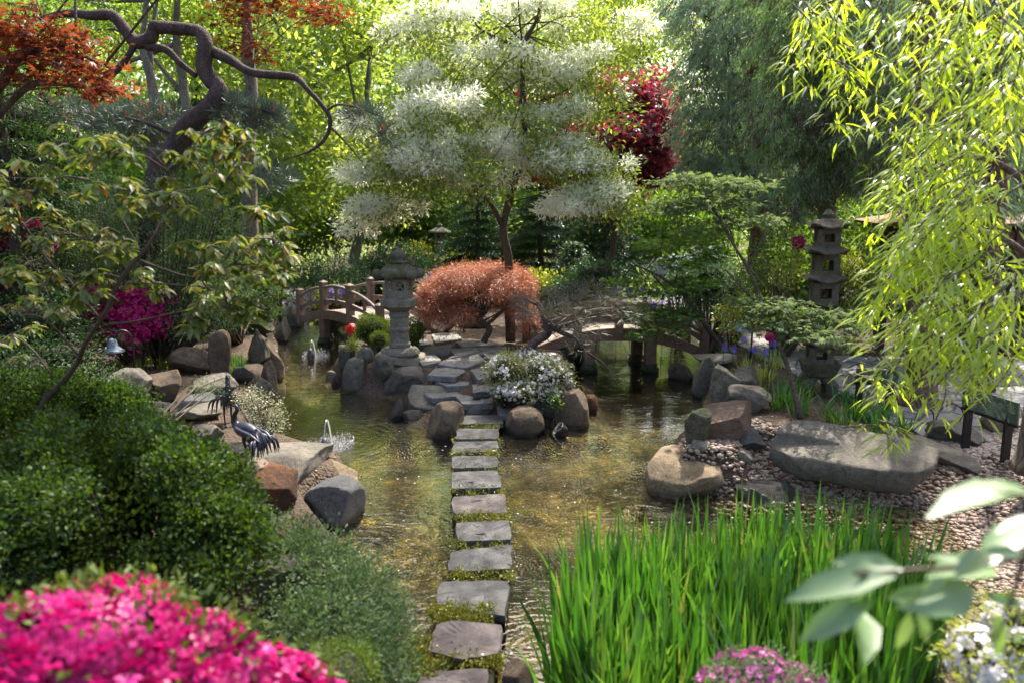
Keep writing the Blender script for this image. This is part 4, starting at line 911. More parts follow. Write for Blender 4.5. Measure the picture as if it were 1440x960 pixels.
lamp(637, 418, 14.0, 1.0, 'dark bell shaped path lamp next to the far bridge end post', mat=BK)
lamp(1043, 466, 11.5, 1.0, 'grey path lamp by the paved path behind the purple irises')
b = G(625, 463, .4); t = thing('bollard_light', 'short dark green bollard light at the foot of the laceleaf maple', 'bollard light', b)
mb = MB(); mb.lathe([(.05, b[2] - .1), (.05, b[2] + .18), (.06, b[2] + .185), (.06, b[2] + .21), (.02, b[2] + .225)], (b[0], b[1], 0), 14); mb.build('housing', GM, t)
mb = MB(); mb.lathe([(.052, b[2] + .12), (.052, b[2] + .165)], (b[0], b[1], 0), 14); mb.build('lens', PALE, t)

# ------------------------------------------------------------------ sign boards with a leaf pattern
def mat_sign():
    m, t, o = newmat('sign_green'); tc = N(t, 'TexCoord').outputs['Object']
    b = N(t, 'BsdfPrincipled'); c_ = ramp(t, noise(t, 8, 3, tc), [(.3, (.06, .10, .07)), (.7, (.10, .15, .11))]); L(t, c_, b.inputs['Base Color']); b.inputs['Roughness'].default_value = .3; L(t, b.outputs[0], o.inputs[0]); return m
SG = mat_sign(); SGL = mat_plain('sign_pattern', (.2, .27, .2), .4)
def signboard(x0, y0, x1, y1, hpx, d0, d1, zg, label, seed):
    a = P(x0, y0, d0); b = P(x1, y1, d1); hb = hpx * d0 / FPX; u_ = b - a; W_ = np.linalg.norm(u_); u_ /= W_; n_ = unit(np.cross(u_, [0, -.45, 1.0])); v_ = np.cross(n_, u_); v_ = v_ if v_[2] > 0 else -v_; n_ = np.cross(u_, v_); c_ = a + u_ * W_ / 2 - v_ * hb / 2
    g0 = np.array([c_[0], c_[1], Hs(c_[0], c_[1])]); t = thing('sign_board', label, 'sign board', g0, 'leaf patterned sign boards')
    mb = MB(); mb.box(c_, (W_ / 2, .012, hb / 2), [u_, n_, v_]); pn = mb.build('panel', SG, t, bevel=.004)
    r = rngf(seed); cc = c_ + r.uniform(-.46, .46, (26, 1)) * W_ * u_ + r.uniform(-.38, .38, (26, 1)) * hb * v_; an = r.uniform(0, 6.28, 26); ax = u_ * np.cos(an)[:, None] + v_ * np.sin(an)[:, None]
    front = -n_ if n_[1] > 0 else n_
    leaves('leaf_pattern', place(T_maple(5, .22, 1.9, 0), cc + front * .0145, ax, np.tile(front, (26, 1)), np.full(26, hb * .38), np.zeros(26)), SGL, pn)
    for f_ in (.14, .86):
        p_ = a + u_ * W_ * f_ - v_ * hb * .5 + n_ * .02 * (1 if n_[1] > 0 else -1); mb = MB(); z0 = Hs(p_[0], p_[1]) - .05; mb.box((p_[0], p_[1] + .03, (p_[2] + z0) / 2), (.035, .02, (p_[2] - z0) / 2 + .02)); mb.build('leg', BK, t, bevel=.003)
    mb = MB(); mb.box(a + u_ * W_ * .5 - v_ * hb * 1.02, (W_ / 2 + .008, .02, .012), [u_, n_, v_]); mb.build('frame', BK, t)
signboard(1205, 517, 1266, 520, 24, 8.6, 8.5, .4, 'green leaf-patterned sign board left of the cedar trunk', 1)
signboard(1355, 541, 1434, 566, 34, 7.3, 6.8, .4, 'green leaf-patterned sign board right of the cedar trunk', 2)

# ------------------------------------------------------------------ wooden shelter with shingle roof
SH = mat_wood('red_shingle', (.16, .085, .06), (.30, .17, .12), rough=.8); PW = mat_wood('shelter_post_wood', (.05, .028, .022), (.12, .065, .05))
b = P(1262, 532, 11.3); b[2] = Hs(b[0], b[1]); t = thing('garden_shelter', 'dark wooden posted shelter with red-brown shingle roof behind the willow', 'garden shelter', b)
zt = P(1250, 318, 11.3)[2]
hw, dp = .85, .7; bx_, by_ = b[0] + .95, b[1] + dp
for i, j in ((-1, -1), (1, -1), (1, 1), (-1, 1), (-.45, -1)):
    mb = MB(); mb.box((bx_ + i * hw * .8, by_ + j * dp * .8, (b[2] + zt) / 2), (.07, .07, (zt - b[2]) / 2)); mb.build('post', PW, t, bevel=.006)
mb = MB(); rings = []
for q, z in ((1.25, zt - .02), (1.28, zt + .02), (.85, zt + .14), (.5, zt + .3), (.1, zt + .5)): rings.append([np.array([bx_ + i * hw * q, by_ + j * dp * q, z + (.05 if q > 1 else 0)]) for i, j in ((-1, -1), (0, -1.0), (1, -1), (1, 0), (1, 1), (0, 1), (-1, 1), (-1, 0))])
for r_ in rings[:2]:
    for k in (1, 3, 5, 7): r_[k][2] -= .05
mb.loft(rings); mb.build('roof', SH, t)
mb = MB()
for i in (-1, 1): mb.box((bx_ + i * hw * .8, by_, zt - .12), (.04, dp * .8, .05))
mb.box((bx_, by_ - dp * .8, zt - .12), (hw * .8, .041, .05)); mb.box((bx_, by_ + dp * .8, zt - .12), (hw * .8, .041, .05)); mb.build('tie_beam', PW, t)
mb = MB(); mb.box((bx_ - .1, by_ + .2, b[2] + .45), (.5, .2, .03)); mb.build('shelf', PW, t)

# ------------------------------------------------------------------ wire edging hoops
def hoop(px, py, z, wpx, hpx, label):
    p = G(px, py, z); d = p[1]; w_ = wpx / FPX * d / 2; h = hpx / FPX * d; pts_ = [p + np.array([w_ * math.cos(a), 0.02 * math.cos(a), h * math.sin(a)]) for a in np.linspace(0, math.pi, 14)]
    mb = MB(); mb.tube(pts_, .007, 6); meta(mb.build('wire_hoop', BK, None, p, smooth=True), label, 'edging hoop', 'wire edging hoops')
hoop(1336, 592, .36, 44, 26, 'left black wire edging hoop at the foot of the right sign board')
hoop(1368, 598, .36, 44, 26, 'middle black wire edging hoop at the foot of the right sign board')
hoop(1300, 590, .36, 30, 18, 'small black wire edging hoop beside the cedar trunk')
# ================================================================== VEGETATION
BK_PINE = mat_bark('pine_bark', (.045, .03, .028), (.12, .08, .075), 1.5)
BK_GREY = mat_bark('grey_bark', (.13, .115, .095), (.25, .22, .19), 1.2, .6)
BK_BRN = mat_bark('brown_bark', (.06, .042, .03), (.13, .09, .065), 1.4, .6)
BK_CED = mat_bark('cedar_bark', (.10, .06, .042), (.2, .125, .09), 1.2)
BK_WIL = mat_bark('willow_bark', (.11, .085, .065), (.22, .18, .14), .7)
TWIG = mat_wood('twig', (.05, .035, .025), (.11, .08, .055))
M_BRIGHT = mat_leaf('leaf_bright', [(.09, .15, .03), (.18, .26, .05), (.32, .38, .11)], (2.3, 2.1, 1.2), .62, .03)
M_MID = mat_leaf('leaf_mid', [(.06, .12, .025), (.10, .18, .035), (.15, .24, .045)], (2.2, 2.1, .8), .55, .04)
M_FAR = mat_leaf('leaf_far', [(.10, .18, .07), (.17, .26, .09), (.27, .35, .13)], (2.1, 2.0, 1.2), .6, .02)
M_BLUEG = mat_leaf('leaf_bluegreen', [(.05, .10, .055), (.09, .155, .08), (.14, .21, .12)], (1.5, 1.6, 1.1), .35, .02)
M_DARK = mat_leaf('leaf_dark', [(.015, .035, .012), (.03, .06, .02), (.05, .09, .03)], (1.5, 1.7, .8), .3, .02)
M_FIR = mat_leaf('fir_needle', [(.02, .05, .022), (.035, .085, .035), (.07, .13, .045)], (1.6, 1.8, .9), .3, .05)
M_BOX = mat_leaf('boxwood_leaf', [(.017, .04, .008), (.038, .078, .012), (.085, .135, .018)], (1.9, 1.9, .6), .35, .02, .55)
M_BALL = mat_leaf('box_ball_leaf', [(.04, .08, .012), (.08, .13, .02), (.14, .19, .03)], (1.7, 1.7, .6), .35, .02, .55)
M_CEDAR = mat_leaf('cedar_spray', [(.12, .19, .14), (.19, .27, .19), (.28, .36, .25)], (1.3, 1.5, 1.1), .45, .06)
M_CEDG = mat_leaf('cedar_green', [(.11, .19, .10), (.17, .26, .13), (.25, .34, .16)], (1.4, 1.6, .9), .45, .05)
M_CEDB = mat_leaf('cedar_brown', [(.07, .045, .035), (.12, .075, .055), (.16, .11, .08)], (1, 1, 1), .2, .04)
M_PINE = mat_leaf('pine_needle', [(.03, .05, .035), (.05, .08, .06), (.09, .13, .09)], (1.1, 1.3, .8), .2, .08)
M_PINEB = mat_leaf('pine_needle_buff', [(.08, .075, .055), (.13, .125, .085), (.18, .17, .12)], (1.1, 1.2, .8), .2, .08)
M_CAND = mat_leaf('pine_candle', [(.3, .12, .07), (.42, .2, .12)], (1.2, 1, .8), .3)
M_RED = mat_leaf('maple_red', [(.09, .025, .012), (.18, .04, .016), (.26, .09, .035)], (1.5, 1.3, 1.0), .5, .02)
M_PURP = mat_leaf('maple_purple', [(.10, .018, .032), (.18, .028, .05), (.27, .04, .06)], (2.3, 1.6, 1.6), .5, .07)
M_SALM = mat_leaf('maple_salmon', [(.25, .07, .035), (.42, .17, .09), (.56, .31, .19)], (1.4, 1.1, .9), .4, .05)
M_JAPG = mat_leaf('maple_green', [(.06, .13, .03), (.10, .19, .045), (.16, .25, .06)], (1.8, 1.8, .8), .55, .02)
M_SAGE = mat_leaf('maple_sage', [(.09, .14, .06), (.14, .20, .085), (.22, .28, .12)], (1.4, 1.4, .9), .5, .015, .6)
M_WILL = mat_leaf('willow_leaf', [(.22, .34, .03), (.36, .50, .04), (.54, .64, .10)], (1.8, 1.7, .7), .64, .05, .35)
M_WILS = mat_leaf('willow_silver', [(.35, .42, .3), (.5, .55, .42)], (1, 1, .8), .35, .15, .3)
M_RHO = mat_leaf('rhodo_leaf', [(.05, .09, .02), (.09, .145, .03), (.16, .20, .05), (.24, .2, .09)], (1.9, 1.8, .7), .45, .03, .4)
M_RHOY = mat_leaf('rhodo_yellow', [(.45, .2, .02), (.6, .33, .03)], (1.3, 1.2, .7), .4)
M_BIG = mat_leaf('big_leaf', [(.10, .20, .05), (.15, .27, .07), (.22, .34, .10)], (1.4, 1.5, .8), .4, .1, .4)
M_MAG = mat_leaf('magenta_petal', [(.24, .002, .07), (.38, .003, .13), (.48, .008, .18), (.56, .04, .28)], (1.5, .9, 1.1), .4, .02)
M_MAGP = mat_leaf('purple_petal', [(.3, .02, .2), (.45, .05, .32), (.55, .15, .42)], (1.3, 1, 1.2), .4, .04)
M_WHITE = mat_leaf('white_blossom', [(.76, .8, .68), (.86, .88, .80), (.9, .9, .86)], (1.1, 1.1, 1.0), .6, .0)
M_WHITEF = mat_leaf('white_petal', [(.66, .64, .66), (.8, .79, .82)], (1, 1, 1), .35, .03)
M_CREAM = mat_leaf('cream_leaf', [(.2, .22, .09), (.38, .38, .24), (.5, .48, .36)], (1, 1, .8), .3, .04)
M_RF = mat_leaf('red_petal', [(.6, .02, .02), (.75, .06, .05)], (1.2, 1, 1), .3)
M_VIO = mat_leaf('violet_petal', [(.13, .08, .45), (.25, .18, .65)], (1.2, 1.2, 1.1), .35)
M_BLUE = mat_leaf('pale_blue_petal', [(.4, .42, .62), (.55, .56, .75)], (1, 1, 1), .3)
M_LIME = mat_leaf('lime_leaf', [(.2, .26, .03), (.32, .38, .05), (.42, .45, .08)], (1.5, 1.4, .6), .4)
M_IRIS = mat_leaf('iris_blade', [(.018, .065, .014), (.03, .105, .016), (.05, .15, .022), (.085, .20, .03), (.13, .23, .045), (.06, .16, .022), (.03, .11, .016), (.05, .15, .02), (.09, .2, .03), (.04, .12, .018), (.07, .18, .025), (.05, .14, .02), (.08, .19, .028), (.045, .13, .02), (.06, .15, .022), (.09, .2, .03), (.05, .14, .02), (.06, .15, .02), (.2, .2, .07)], (1.8, 1.9, .8), .42, .05, .4)
M_COT = mat_leaf('cotoneaster_leaf', [(.06, .11, .04), (.11, .17, .07), (.21, .27, .15)], (1.3, 1.5, .8), .35, .015, .6)
M_THREAD = mat_leaf('bare_needle', [(.07, .065, .05), (.12, .115, .09)], (1, 1, 1), .15)
UPV = np.array([0, 0, 1.0])

def tree(name, label, catg, group, trunk, lobes, crown, bark, seed, nl=None, r0=.05, twigs=2, extra=None, sides=9, fr=(.35, .98)):
    """trunk: list of (px,py,depth,r) paths; lobes in pixels; crown: list of (mesh name, fn(points,out)->parts, material, dens, kw)"""
    paths = []
    for tp in trunk: c_, r_ = stemcurve(tp, 34); c_ = wobble(c_, seed, .02 * r_[0] / .05); paths.append((c_, r_))
    base = paths[0][0][0].copy(); t = thing(name, label, catg, base, group)
    lb = [lobe_px(*q) for q in lobes]
    if name == 'fringe_tree': lb = [(c_ + np.array([0, 0, (i % 3 - 1) * .06]), ra * [1.05, 1, .72]) for i, (c_, ra) in enumerate(lb)]
    mb = trunkmesh(paths, sides)
    if nl != 0:
        for pth, rad in limbs(paths[0][0], lb[:nl] if nl else lb, seed, r0, r0 * .3, twigs, fr): mb.tube(pth, rad, 6)
    mb.build('trunk', bark, t, smooth=True)
    for (nm, fn, mat, dens, kw) in crown:
        Pn, O = inlobes(lb, dens, seed + hash(nm) % 1, **kw) if True else None
        leaves(nm, fn(Pn, O), mat, t)
    if extra: extra(t, lb, paths)
    return t

# ---- far woods, one mass beyond the garden
def woods():
    r = rngf(900); pts, out = [], []
    for k in range(46):
        a = r.uniform(-1.05, 1.05); d = r.uniform(46, 62); c_ = np.array([math.sin(a) * d, math.cos(a) * d, 0]); h = r.uniform(9, 22) * (1.0 if abs(a - .2) > .06 else .45)
        for j in range(7):
            q = c_ + [r.normal() * 2.5, r.normal() * 1.5, .8 + h * (j + .5) / 7]; rr = np.array([3.6, 3, 2.6]) * r.uniform(.8, 1.2); n = 170; dd = unit(r.normal(size=(n, 3))); pts.append(q + dd * rr * r.uniform(.6, 1, (n, 1))); out.append(dd)
    pts, out = np.vstack(pts), np.vstack(out); k = pts[:, 2] > .5; pts, out = pts[k], out[k]
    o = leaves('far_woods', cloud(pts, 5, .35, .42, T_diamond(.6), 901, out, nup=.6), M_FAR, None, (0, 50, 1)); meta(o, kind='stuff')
woods()

# ---- undergrowth beyond the garden
def under():
    r = rngf(905); n = 9000; y = r.uniform(17.5, 46, n); x = r.uniform(-1, 1, n) * y * .85; z = H(x, y) + r.uniform(0, .55, n) * (.5 + .5 * np.sin(x * 1.3) * np.sin(y * .9)); p = np.stack([x, y, z], 1)
    k = (np.abs(x + 6.5) > 1.2) | (y > 24); p = p[k]
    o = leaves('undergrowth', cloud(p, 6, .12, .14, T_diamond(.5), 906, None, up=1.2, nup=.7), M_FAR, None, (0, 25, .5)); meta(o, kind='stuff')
under()

# ---- background deciduous trees
def bgtree(lab, base, top, lobes, mat, seed, size=.16, dens=12, k=8, spread=.22, bark=BK_GREY, r=.14, group='background deciduous trees', tw=.5, gap=.5, tmpl=None):
    d = base[2]; return tree('deciduous_tree', lab, 'tree', group, [[(base[0], base[1], d, r), ((base[0] + top[0]) / 2 + 6, (base[1] + top[1]) / 2, d, r * .75), (top[0], top[1], d, r * .4), (top[0] + 5, top[1] - 120, d, r * .15)]], lobes,
        [('crown', lambda p, o: cloud(p, k, spread, size, tmpl or T_diamond(.5), seed + 1, o, nup=.9, cvar=.45), mat, dens, dict(shell=.45, gap=gap, gsc=1.2))], bark, seed, None, r * .35, 2)
bgtree('bright yellow-green tree behind the far bridge, sunlit', (495, 372, 21), (520, 130), [(500, 90, 21, 120, 70, 1.8), (430, 30, 20, 110, 60, 1.6), (570, 60, 22, 90, 70, 1.6), (560, 190, 21, 80, 60, 1.4), (400, 150, 20, 70, 60, 1.3), (480, 230, 20, 90, 50, 1.4), (460, -60, 21, 150, 70, 2)], M_BRIGHT, 1000)
bgtree('yellow-green leafy tree rising behind the gnarled pine', (345, 360, 19), (345, 60), [(330, 20, 19, 110, 60, 1.6), (250, 60, 19, 90, 60, 1.5), (390, 90, 18, 70, 60, 1.3), (420, 200, 18, 70, 50, 1.2), (180, 10, 20, 110, 50, 1.5), (400, 270, 18, 60, 40, 1)], M_BRIGHT, 1010, r=.16)
bgtree('tall grey-trunked tree left of the gnarled pine, pale slender trunk', (222, 330, 16), (205, 60), [(210, -30, 16, 120, 50, 1.3), (130, 10, 17, 80, 40, 1.2), (300, -50, 16, 90, 50, 1.2)], M_MID, 1020, r=.17, size=.11)
bgtree('grey-trunked leaning tree directly behind the gnarled pine', (262, 330, 17), (250, 40), [(270, -50, 17, 110, 50, 1.3), (60, 60, 18, 110, 90, 1.5), (60, 200, 18, 90, 80, 1.5)], M_MID, 1030, r=.16, size=.11)
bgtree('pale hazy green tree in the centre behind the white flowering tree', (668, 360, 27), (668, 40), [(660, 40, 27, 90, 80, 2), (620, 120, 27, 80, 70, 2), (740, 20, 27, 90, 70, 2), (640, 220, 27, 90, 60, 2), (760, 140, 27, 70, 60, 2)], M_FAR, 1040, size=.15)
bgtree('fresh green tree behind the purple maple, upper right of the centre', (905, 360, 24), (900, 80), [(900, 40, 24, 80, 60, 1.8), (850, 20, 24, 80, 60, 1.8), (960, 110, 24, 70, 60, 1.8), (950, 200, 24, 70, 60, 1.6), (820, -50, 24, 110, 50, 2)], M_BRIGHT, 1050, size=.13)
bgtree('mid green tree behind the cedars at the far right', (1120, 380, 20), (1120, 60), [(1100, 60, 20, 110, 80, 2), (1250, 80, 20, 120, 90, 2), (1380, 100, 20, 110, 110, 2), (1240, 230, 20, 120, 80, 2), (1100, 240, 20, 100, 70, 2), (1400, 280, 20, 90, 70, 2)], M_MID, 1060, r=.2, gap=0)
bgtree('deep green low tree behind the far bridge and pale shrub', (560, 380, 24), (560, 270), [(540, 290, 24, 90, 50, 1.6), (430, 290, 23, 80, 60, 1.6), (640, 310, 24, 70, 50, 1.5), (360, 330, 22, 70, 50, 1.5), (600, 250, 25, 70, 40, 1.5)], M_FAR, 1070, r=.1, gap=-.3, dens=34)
bgtree('dark green undergrowth tree behind the left bank conifers', (330, 390, 17), (330, 300), [(300, 300, 17, 90, 60, 1.3), (200, 300, 17, 90, 70, 1.3), (100, 300, 17, 100, 80, 1.4), (0, 320, 17, 90, 80, 1.4)], M_MID, 1080, r=.1, gap=-.3, dens=34)
bgtree('mid green understorey tree behind the dark firs', (800, 370, 26), (800, 270), [(790, 300, 26, 90, 50, 1.6), (880, 320, 26, 80, 50, 1.6), (700, 320, 26, 80, 50, 1.6), (960, 320, 24, 80, 50, 1.6)], M_MID, 1090, r=.1, gap=-.3, dens=34)
# bare slender trunk in front, left of the flowering tree
# ---- dark firs
def conifer(lab, bx, by, d, h, rbase, seed, mat=M_FIR, tiers=16, group='firs behind the centre', name='fir_tree', dens=1.0, droop=.25, lsz=.07):
    b = P(bx, by, d); b[2] = Hs(b[0], b[1]); t = thing(name, lab, 'fir tree', b, group); r = rngf(seed)
    mb = MB(); mb.tube([b - [0, 0, .2], b + [0, 0, h * .5], b + [0, 0, h]], [h * .022, h * .014, .01], 8)
    cs, os = [], []
    for k in range(tiers):
        f = (k + .3) / tiers; zz = h * (.06 + .94 * f); rad = rbase * (1 - f) ** .8 + .05; nb = int(9 + 5 * (1 - f))
        for j in range(nb):
            a = r.uniform(0, 6.28); d_ = np.array([math.cos(a), math.sin(a), 0]); rr = rad * r.uniform(.7, 1.1); st = b + [0, 0, zz]; n = max(4, int(rr * 16 * dens)); s_ = np.linspace(.2, 1, n)
            pth = st + d_ * (s_ * rr)[:, None] + np.stack([0 * s_, 0 * s_, -droop * rr * s_ ** 2 + .04 * rr * s_], 1); mb.tube(pth[[0, n // 2, -1]], [.012, .008, .003], 4)
            side = np.array([-d_[1], d_[0], 0]); wd = .38 * rr * (1 - s_ * .75) + .04
            for _ in range(3): cs.append(pth + side * (r.uniform(-1, 1, n) * wd)[:, None] + np.stack([0 * s_, 0 * s_, r.normal(0, .025, n) - .1 * wd], 1)); os.append(np.tile(d_, (n, 1)))
    mb.build('trunk', BK_BRN, t, smooth=True); cs, os = np.vstack(cs), np.vstack(os)
    leaves('crown', cloud(cs, 4, .05, lsz, T_diamond(.32), seed, os, outw=1.2, up=.1, droop=.2, nup=1.6, flat=.35, cvar=.5), mat, t)
    return t
conifer('dark fir with layered branches directly behind the laceleaf maple', 672, 385, 18.5, 3.4, 1.25, 1100)
conifer('broad dark fir right of the flowering tree trunk', 760, 385, 19.5, 3.9, 1.5, 1101)
conifer('dark fir farther right, behind the near bridge', 850, 385, 20, 3.1, 1.3, 1102)
conifer('small dark fir between the two larger firs', 806, 380, 17.5, 1.9, .9, 1103)
conifer('feathery grey-green conifer behind the two grey trunks', 290, 360, 22, 6.2, 2.0, 1104, mat=M_BLUEG, lsz=.12)
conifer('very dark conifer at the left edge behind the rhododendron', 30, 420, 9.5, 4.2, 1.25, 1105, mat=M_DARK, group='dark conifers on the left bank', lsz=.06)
conifer('dark pyramidal conifer behind the left bank rocks', 365, 440, 14.5, 2.35, .42, 1106, mat=M_BOX, group='dark conifers on the left bank', lsz=.045, dens=1.6, droop=0)

# ---- shrub helper (bushy, leaves over bumpy ellipsoids with a twiggy inside)
def shrub(name, lab, catg, group, lobes, mat, seed, size, k, dens, spread, tmpl=None, shell=.8, base=None, nup=.7, inner=True, extra=None, gap=0, cvar=.6, outw=.8, gsc=2.0, top=None, droop=0, innm=None, lname='foliage', clumps=None):
    lb = [lobe_px(*q) for q in lobes]; c0 = lb[0][0] if base is None else base; b = np.array([c0[0], c0[1], max(0.0, Hs(c0[0], c0[1]))]); t = thing(name, lab, catg, b, group)
    lb2 = sublobes(lb, clumps[0], clumps[1], seed + 5) if clumps else lb
    Pn, O = inlobes(lb2, dens, seed, shell=shell, gap=gap, gsc=gsc, top=top); leaves(lname, cloud(Pn, k, spread, size, tmpl or T_diamond(.5), seed + 1, O, outw=outw, nup=nup, cvar=cvar, droop=droop), mat, t)
    r = random.Random(seed); mb = MB()
    for (c_, ra) in lb:
        for _ in range(9):
            e = c_ + ra * np.array([r.uniform(-.75, .75), r.uniform(-.75, .75), r.uniform(-.1, .8)]); m_ = b * .4 + e * .6 - [0, 0, .12 * ra[2]]; mb.tube(spline([b + np.array([r.uniform(-.08, .08), r.uniform(-.08, .08), -.05]), m_, e], 7), np.linspace(.022, .005, 7) * min(1.4, .6 + ra[2]), 5)
    mb.build('stems', TWIG, t, smooth=True)
    if inner and clumps:
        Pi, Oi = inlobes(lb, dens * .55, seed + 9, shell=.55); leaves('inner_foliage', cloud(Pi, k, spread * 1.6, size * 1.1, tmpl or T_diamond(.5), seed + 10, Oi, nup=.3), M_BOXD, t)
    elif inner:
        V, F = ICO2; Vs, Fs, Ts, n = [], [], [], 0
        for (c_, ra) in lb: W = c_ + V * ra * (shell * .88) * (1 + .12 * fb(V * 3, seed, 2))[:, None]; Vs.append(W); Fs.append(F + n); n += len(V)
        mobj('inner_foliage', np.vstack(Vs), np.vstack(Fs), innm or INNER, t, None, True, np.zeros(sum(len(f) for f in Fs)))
    if extra: extra(t, lb)
    return t
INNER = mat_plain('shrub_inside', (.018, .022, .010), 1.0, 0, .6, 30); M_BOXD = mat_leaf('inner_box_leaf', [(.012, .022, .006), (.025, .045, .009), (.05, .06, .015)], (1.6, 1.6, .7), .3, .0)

# clipped evergreen mass in the left foreground
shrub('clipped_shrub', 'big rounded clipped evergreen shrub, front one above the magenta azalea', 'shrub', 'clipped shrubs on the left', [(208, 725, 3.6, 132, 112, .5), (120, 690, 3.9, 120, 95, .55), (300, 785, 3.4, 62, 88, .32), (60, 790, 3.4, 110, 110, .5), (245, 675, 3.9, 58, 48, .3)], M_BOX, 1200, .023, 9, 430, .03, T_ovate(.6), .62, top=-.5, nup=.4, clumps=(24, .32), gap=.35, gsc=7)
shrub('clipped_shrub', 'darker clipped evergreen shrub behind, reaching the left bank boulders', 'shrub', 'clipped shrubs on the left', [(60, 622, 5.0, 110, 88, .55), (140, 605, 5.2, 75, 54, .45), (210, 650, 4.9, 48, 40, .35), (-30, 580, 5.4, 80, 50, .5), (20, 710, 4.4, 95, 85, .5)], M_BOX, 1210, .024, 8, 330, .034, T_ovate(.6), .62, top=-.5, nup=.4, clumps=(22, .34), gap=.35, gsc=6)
shrub('clipped_shrub', 'yellow-green tip of a small shrub between the magenta azalea and cotoneaster', 'shrub', 'clipped shrubs on the left', [(480, 960, 2.9, 50, 52, .2)], M_BALL, 1220, .014, 16, 700, .02, T_ovate(.5), .86, top=-.5, nup=.4)

# magenta azalea foreground
def flowers(t, lb, nm, mat, dens, size, seed, tm, shell=.96, top=-.2, k=1, spread=.0, gap=0, gsc=3, r_out=1.05, tilt=.35):
    r = rngf(seed); Pn, O = inlobes([(c_, ra * r_out) for c_, ra in lb], dens, seed, shell=shell, top=top, gap=gap, gsc=gsc)
    if k > 1: Pn = np.repeat(Pn, k, 0) + r.normal(size=(len(Pn) * k, 3)) * spread; O = np.repeat(O, k, 0)
    nr = unit(O + r.normal(size=O.shape) * tilt + [0, -.25, .2]); ax = unit(np.cross(nr, r.normal(size=O.shape)))
    leaves(nm, place(tm, Pn, ax, nr, size * r.uniform(.75, 1.15, len(Pn)), r.uniform(0, 1, len(Pn))), mat, t)['kind'] = 'stuff'
def az_extra(t, lb): flowers(t, lb, 'flowers', M_MAG, 1150, .029, 1301, T_flower(5, .82, .4), .92, -.35, tilt=.7, r_out=1.05)
AZL = [(110, 920, 1.75, 145, 88, .22), (240, 965, 1.75, 125, 92, .22), (20, 945, 1.7, 108, 98, .22), (365, 1003, 1.85, 98, 76, .2), (170, 866, 2.0, 66, 38, .15)]
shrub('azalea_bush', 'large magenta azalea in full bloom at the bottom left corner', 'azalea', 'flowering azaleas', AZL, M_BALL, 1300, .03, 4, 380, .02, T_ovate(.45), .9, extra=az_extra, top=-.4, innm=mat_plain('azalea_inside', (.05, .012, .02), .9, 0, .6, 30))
def az2(t, lb): flowers(t, lb, 'flowers', M_MAG, 260, .032, 1311, T_flower(5, .85, .4), .6, -.5, k=3, spread=.04, gap=-.05, tilt=.8)
shrub('azalea_bush', 'magenta azalea among the rocks beside the blue-grey path lamp', 'azalea', 'flowering azaleas', [(185, 455, 10.5, 44, 32, .4), (140, 440, 10.5, 36, 34, .4), (200, 425, 10.8, 40, 22, .4), (165, 480, 10.2, 34, 18, .3)], M_MID, 1310, .04, 4, 80, .04, T_ovate(.45), .6, extra=az2, inner=False)
shrub('azalea_bush', 'magenta azalea glimpsed at the left edge behind rhododendron leaves', 'azalea', 'flowering azaleas', [(25, 345, 10, 42, 30, .4), (15, 400, 10, 40, 28, .4), (20, 450, 10, 40, 30, .4)], M_MID, 1320, .04, 4, 80, .04, T_ovate(.45), .6, extra=az2, inner=False)
def az3(t, lb): flowers(t, lb, 'flowers', M_MAGP, 1100, .012, 1331, T_flower(5, .8, .5), .9, -.3, tilt=.7)
shrub('azalea_bush', 'small purple-pink azalea in front of the tall iris leaves', 'azalea', 'flowering azaleas', [(1065, 962, 2.6, 62, 42, .16), (1120, 985, 2.6, 60, 40, .16), (1020, 985, 2.5, 40, 40, .13)], M_COT, 1330, .014, 8, 700, .016, T_ovate(.5), .85, extra=az3, top=-.3)
def az4(t, lb): flowers(t, lb, 'flowers', M_WHITEF, 300, .022, 1341, T_flower(5, .8, .35), .8, -.3, tilt=.7, gap=.35, gsc=9)
shrub('azalea_bush', 'white azalea on the island at the foot of the leaning pine', 'azalea', 'flowering azaleas', [(712, 528, 9.6, 32, 34, .28), (765, 530, 9.6, 42, 30, .3), (740, 515, 9.9, 34, 24, .25), (742, 552, 9.4, 46, 18, .25), (712, 550, 9.4, 26, 16, .2)], mat_leaf('azalea_leaf', [(.09, .12, .03), (.15, .18, .06), (.26, .24, .13)], (1.5, 1.4, .8), .35), 1340, .028, 7, 260, .03, T_ovate(.5), .8, extra=az4, top=-.4)
def az5(t, lb): flowers(t, lb, 'flowers', M_WHITEF, 600, .027, 1351, T_flower(5, .8, .35), .9, -.3, tilt=.6, gap=.2)
shrub('azalea_bush', 'white azalea cluster at the bottom right corner under the big leaves', 'azalea', 'flowering azaleas', [(1385, 930, 2.5, 48, 40, .15), (1440, 890, 2.5, 40, 40, .15), (1430, 965, 2.4, 60, 35, .15)], M_LIME, 1350, .03, 6, 420, .025, T_ovate(.4), .85, extra=az5, top=-.3)

# boxwood balls by the lantern
for i, (q, lb_) in enumerate([((523, 463, 12.3, 24, 20, .27), 'round clipped boxwood ball left of the stone lantern'), ((548, 470, 12.6, 18, 18, .22), 'small round boxwood ball directly behind the stone lantern'), ((584, 468, 12.3, 12, 18, .22), 'clipped boxwood ball right of the stone lantern'), ((534, 478, 11.9, 12, 11, .14), 'smallest low boxwood ball at the lantern foot')]):
    shrub('boxwood_ball', lb_, 'boxwood', 'clipped boxwood balls', [q], M_BALL, 1400 + i, .022, 12, 700, .02, T_diamond(.6), .9, nup=.4)
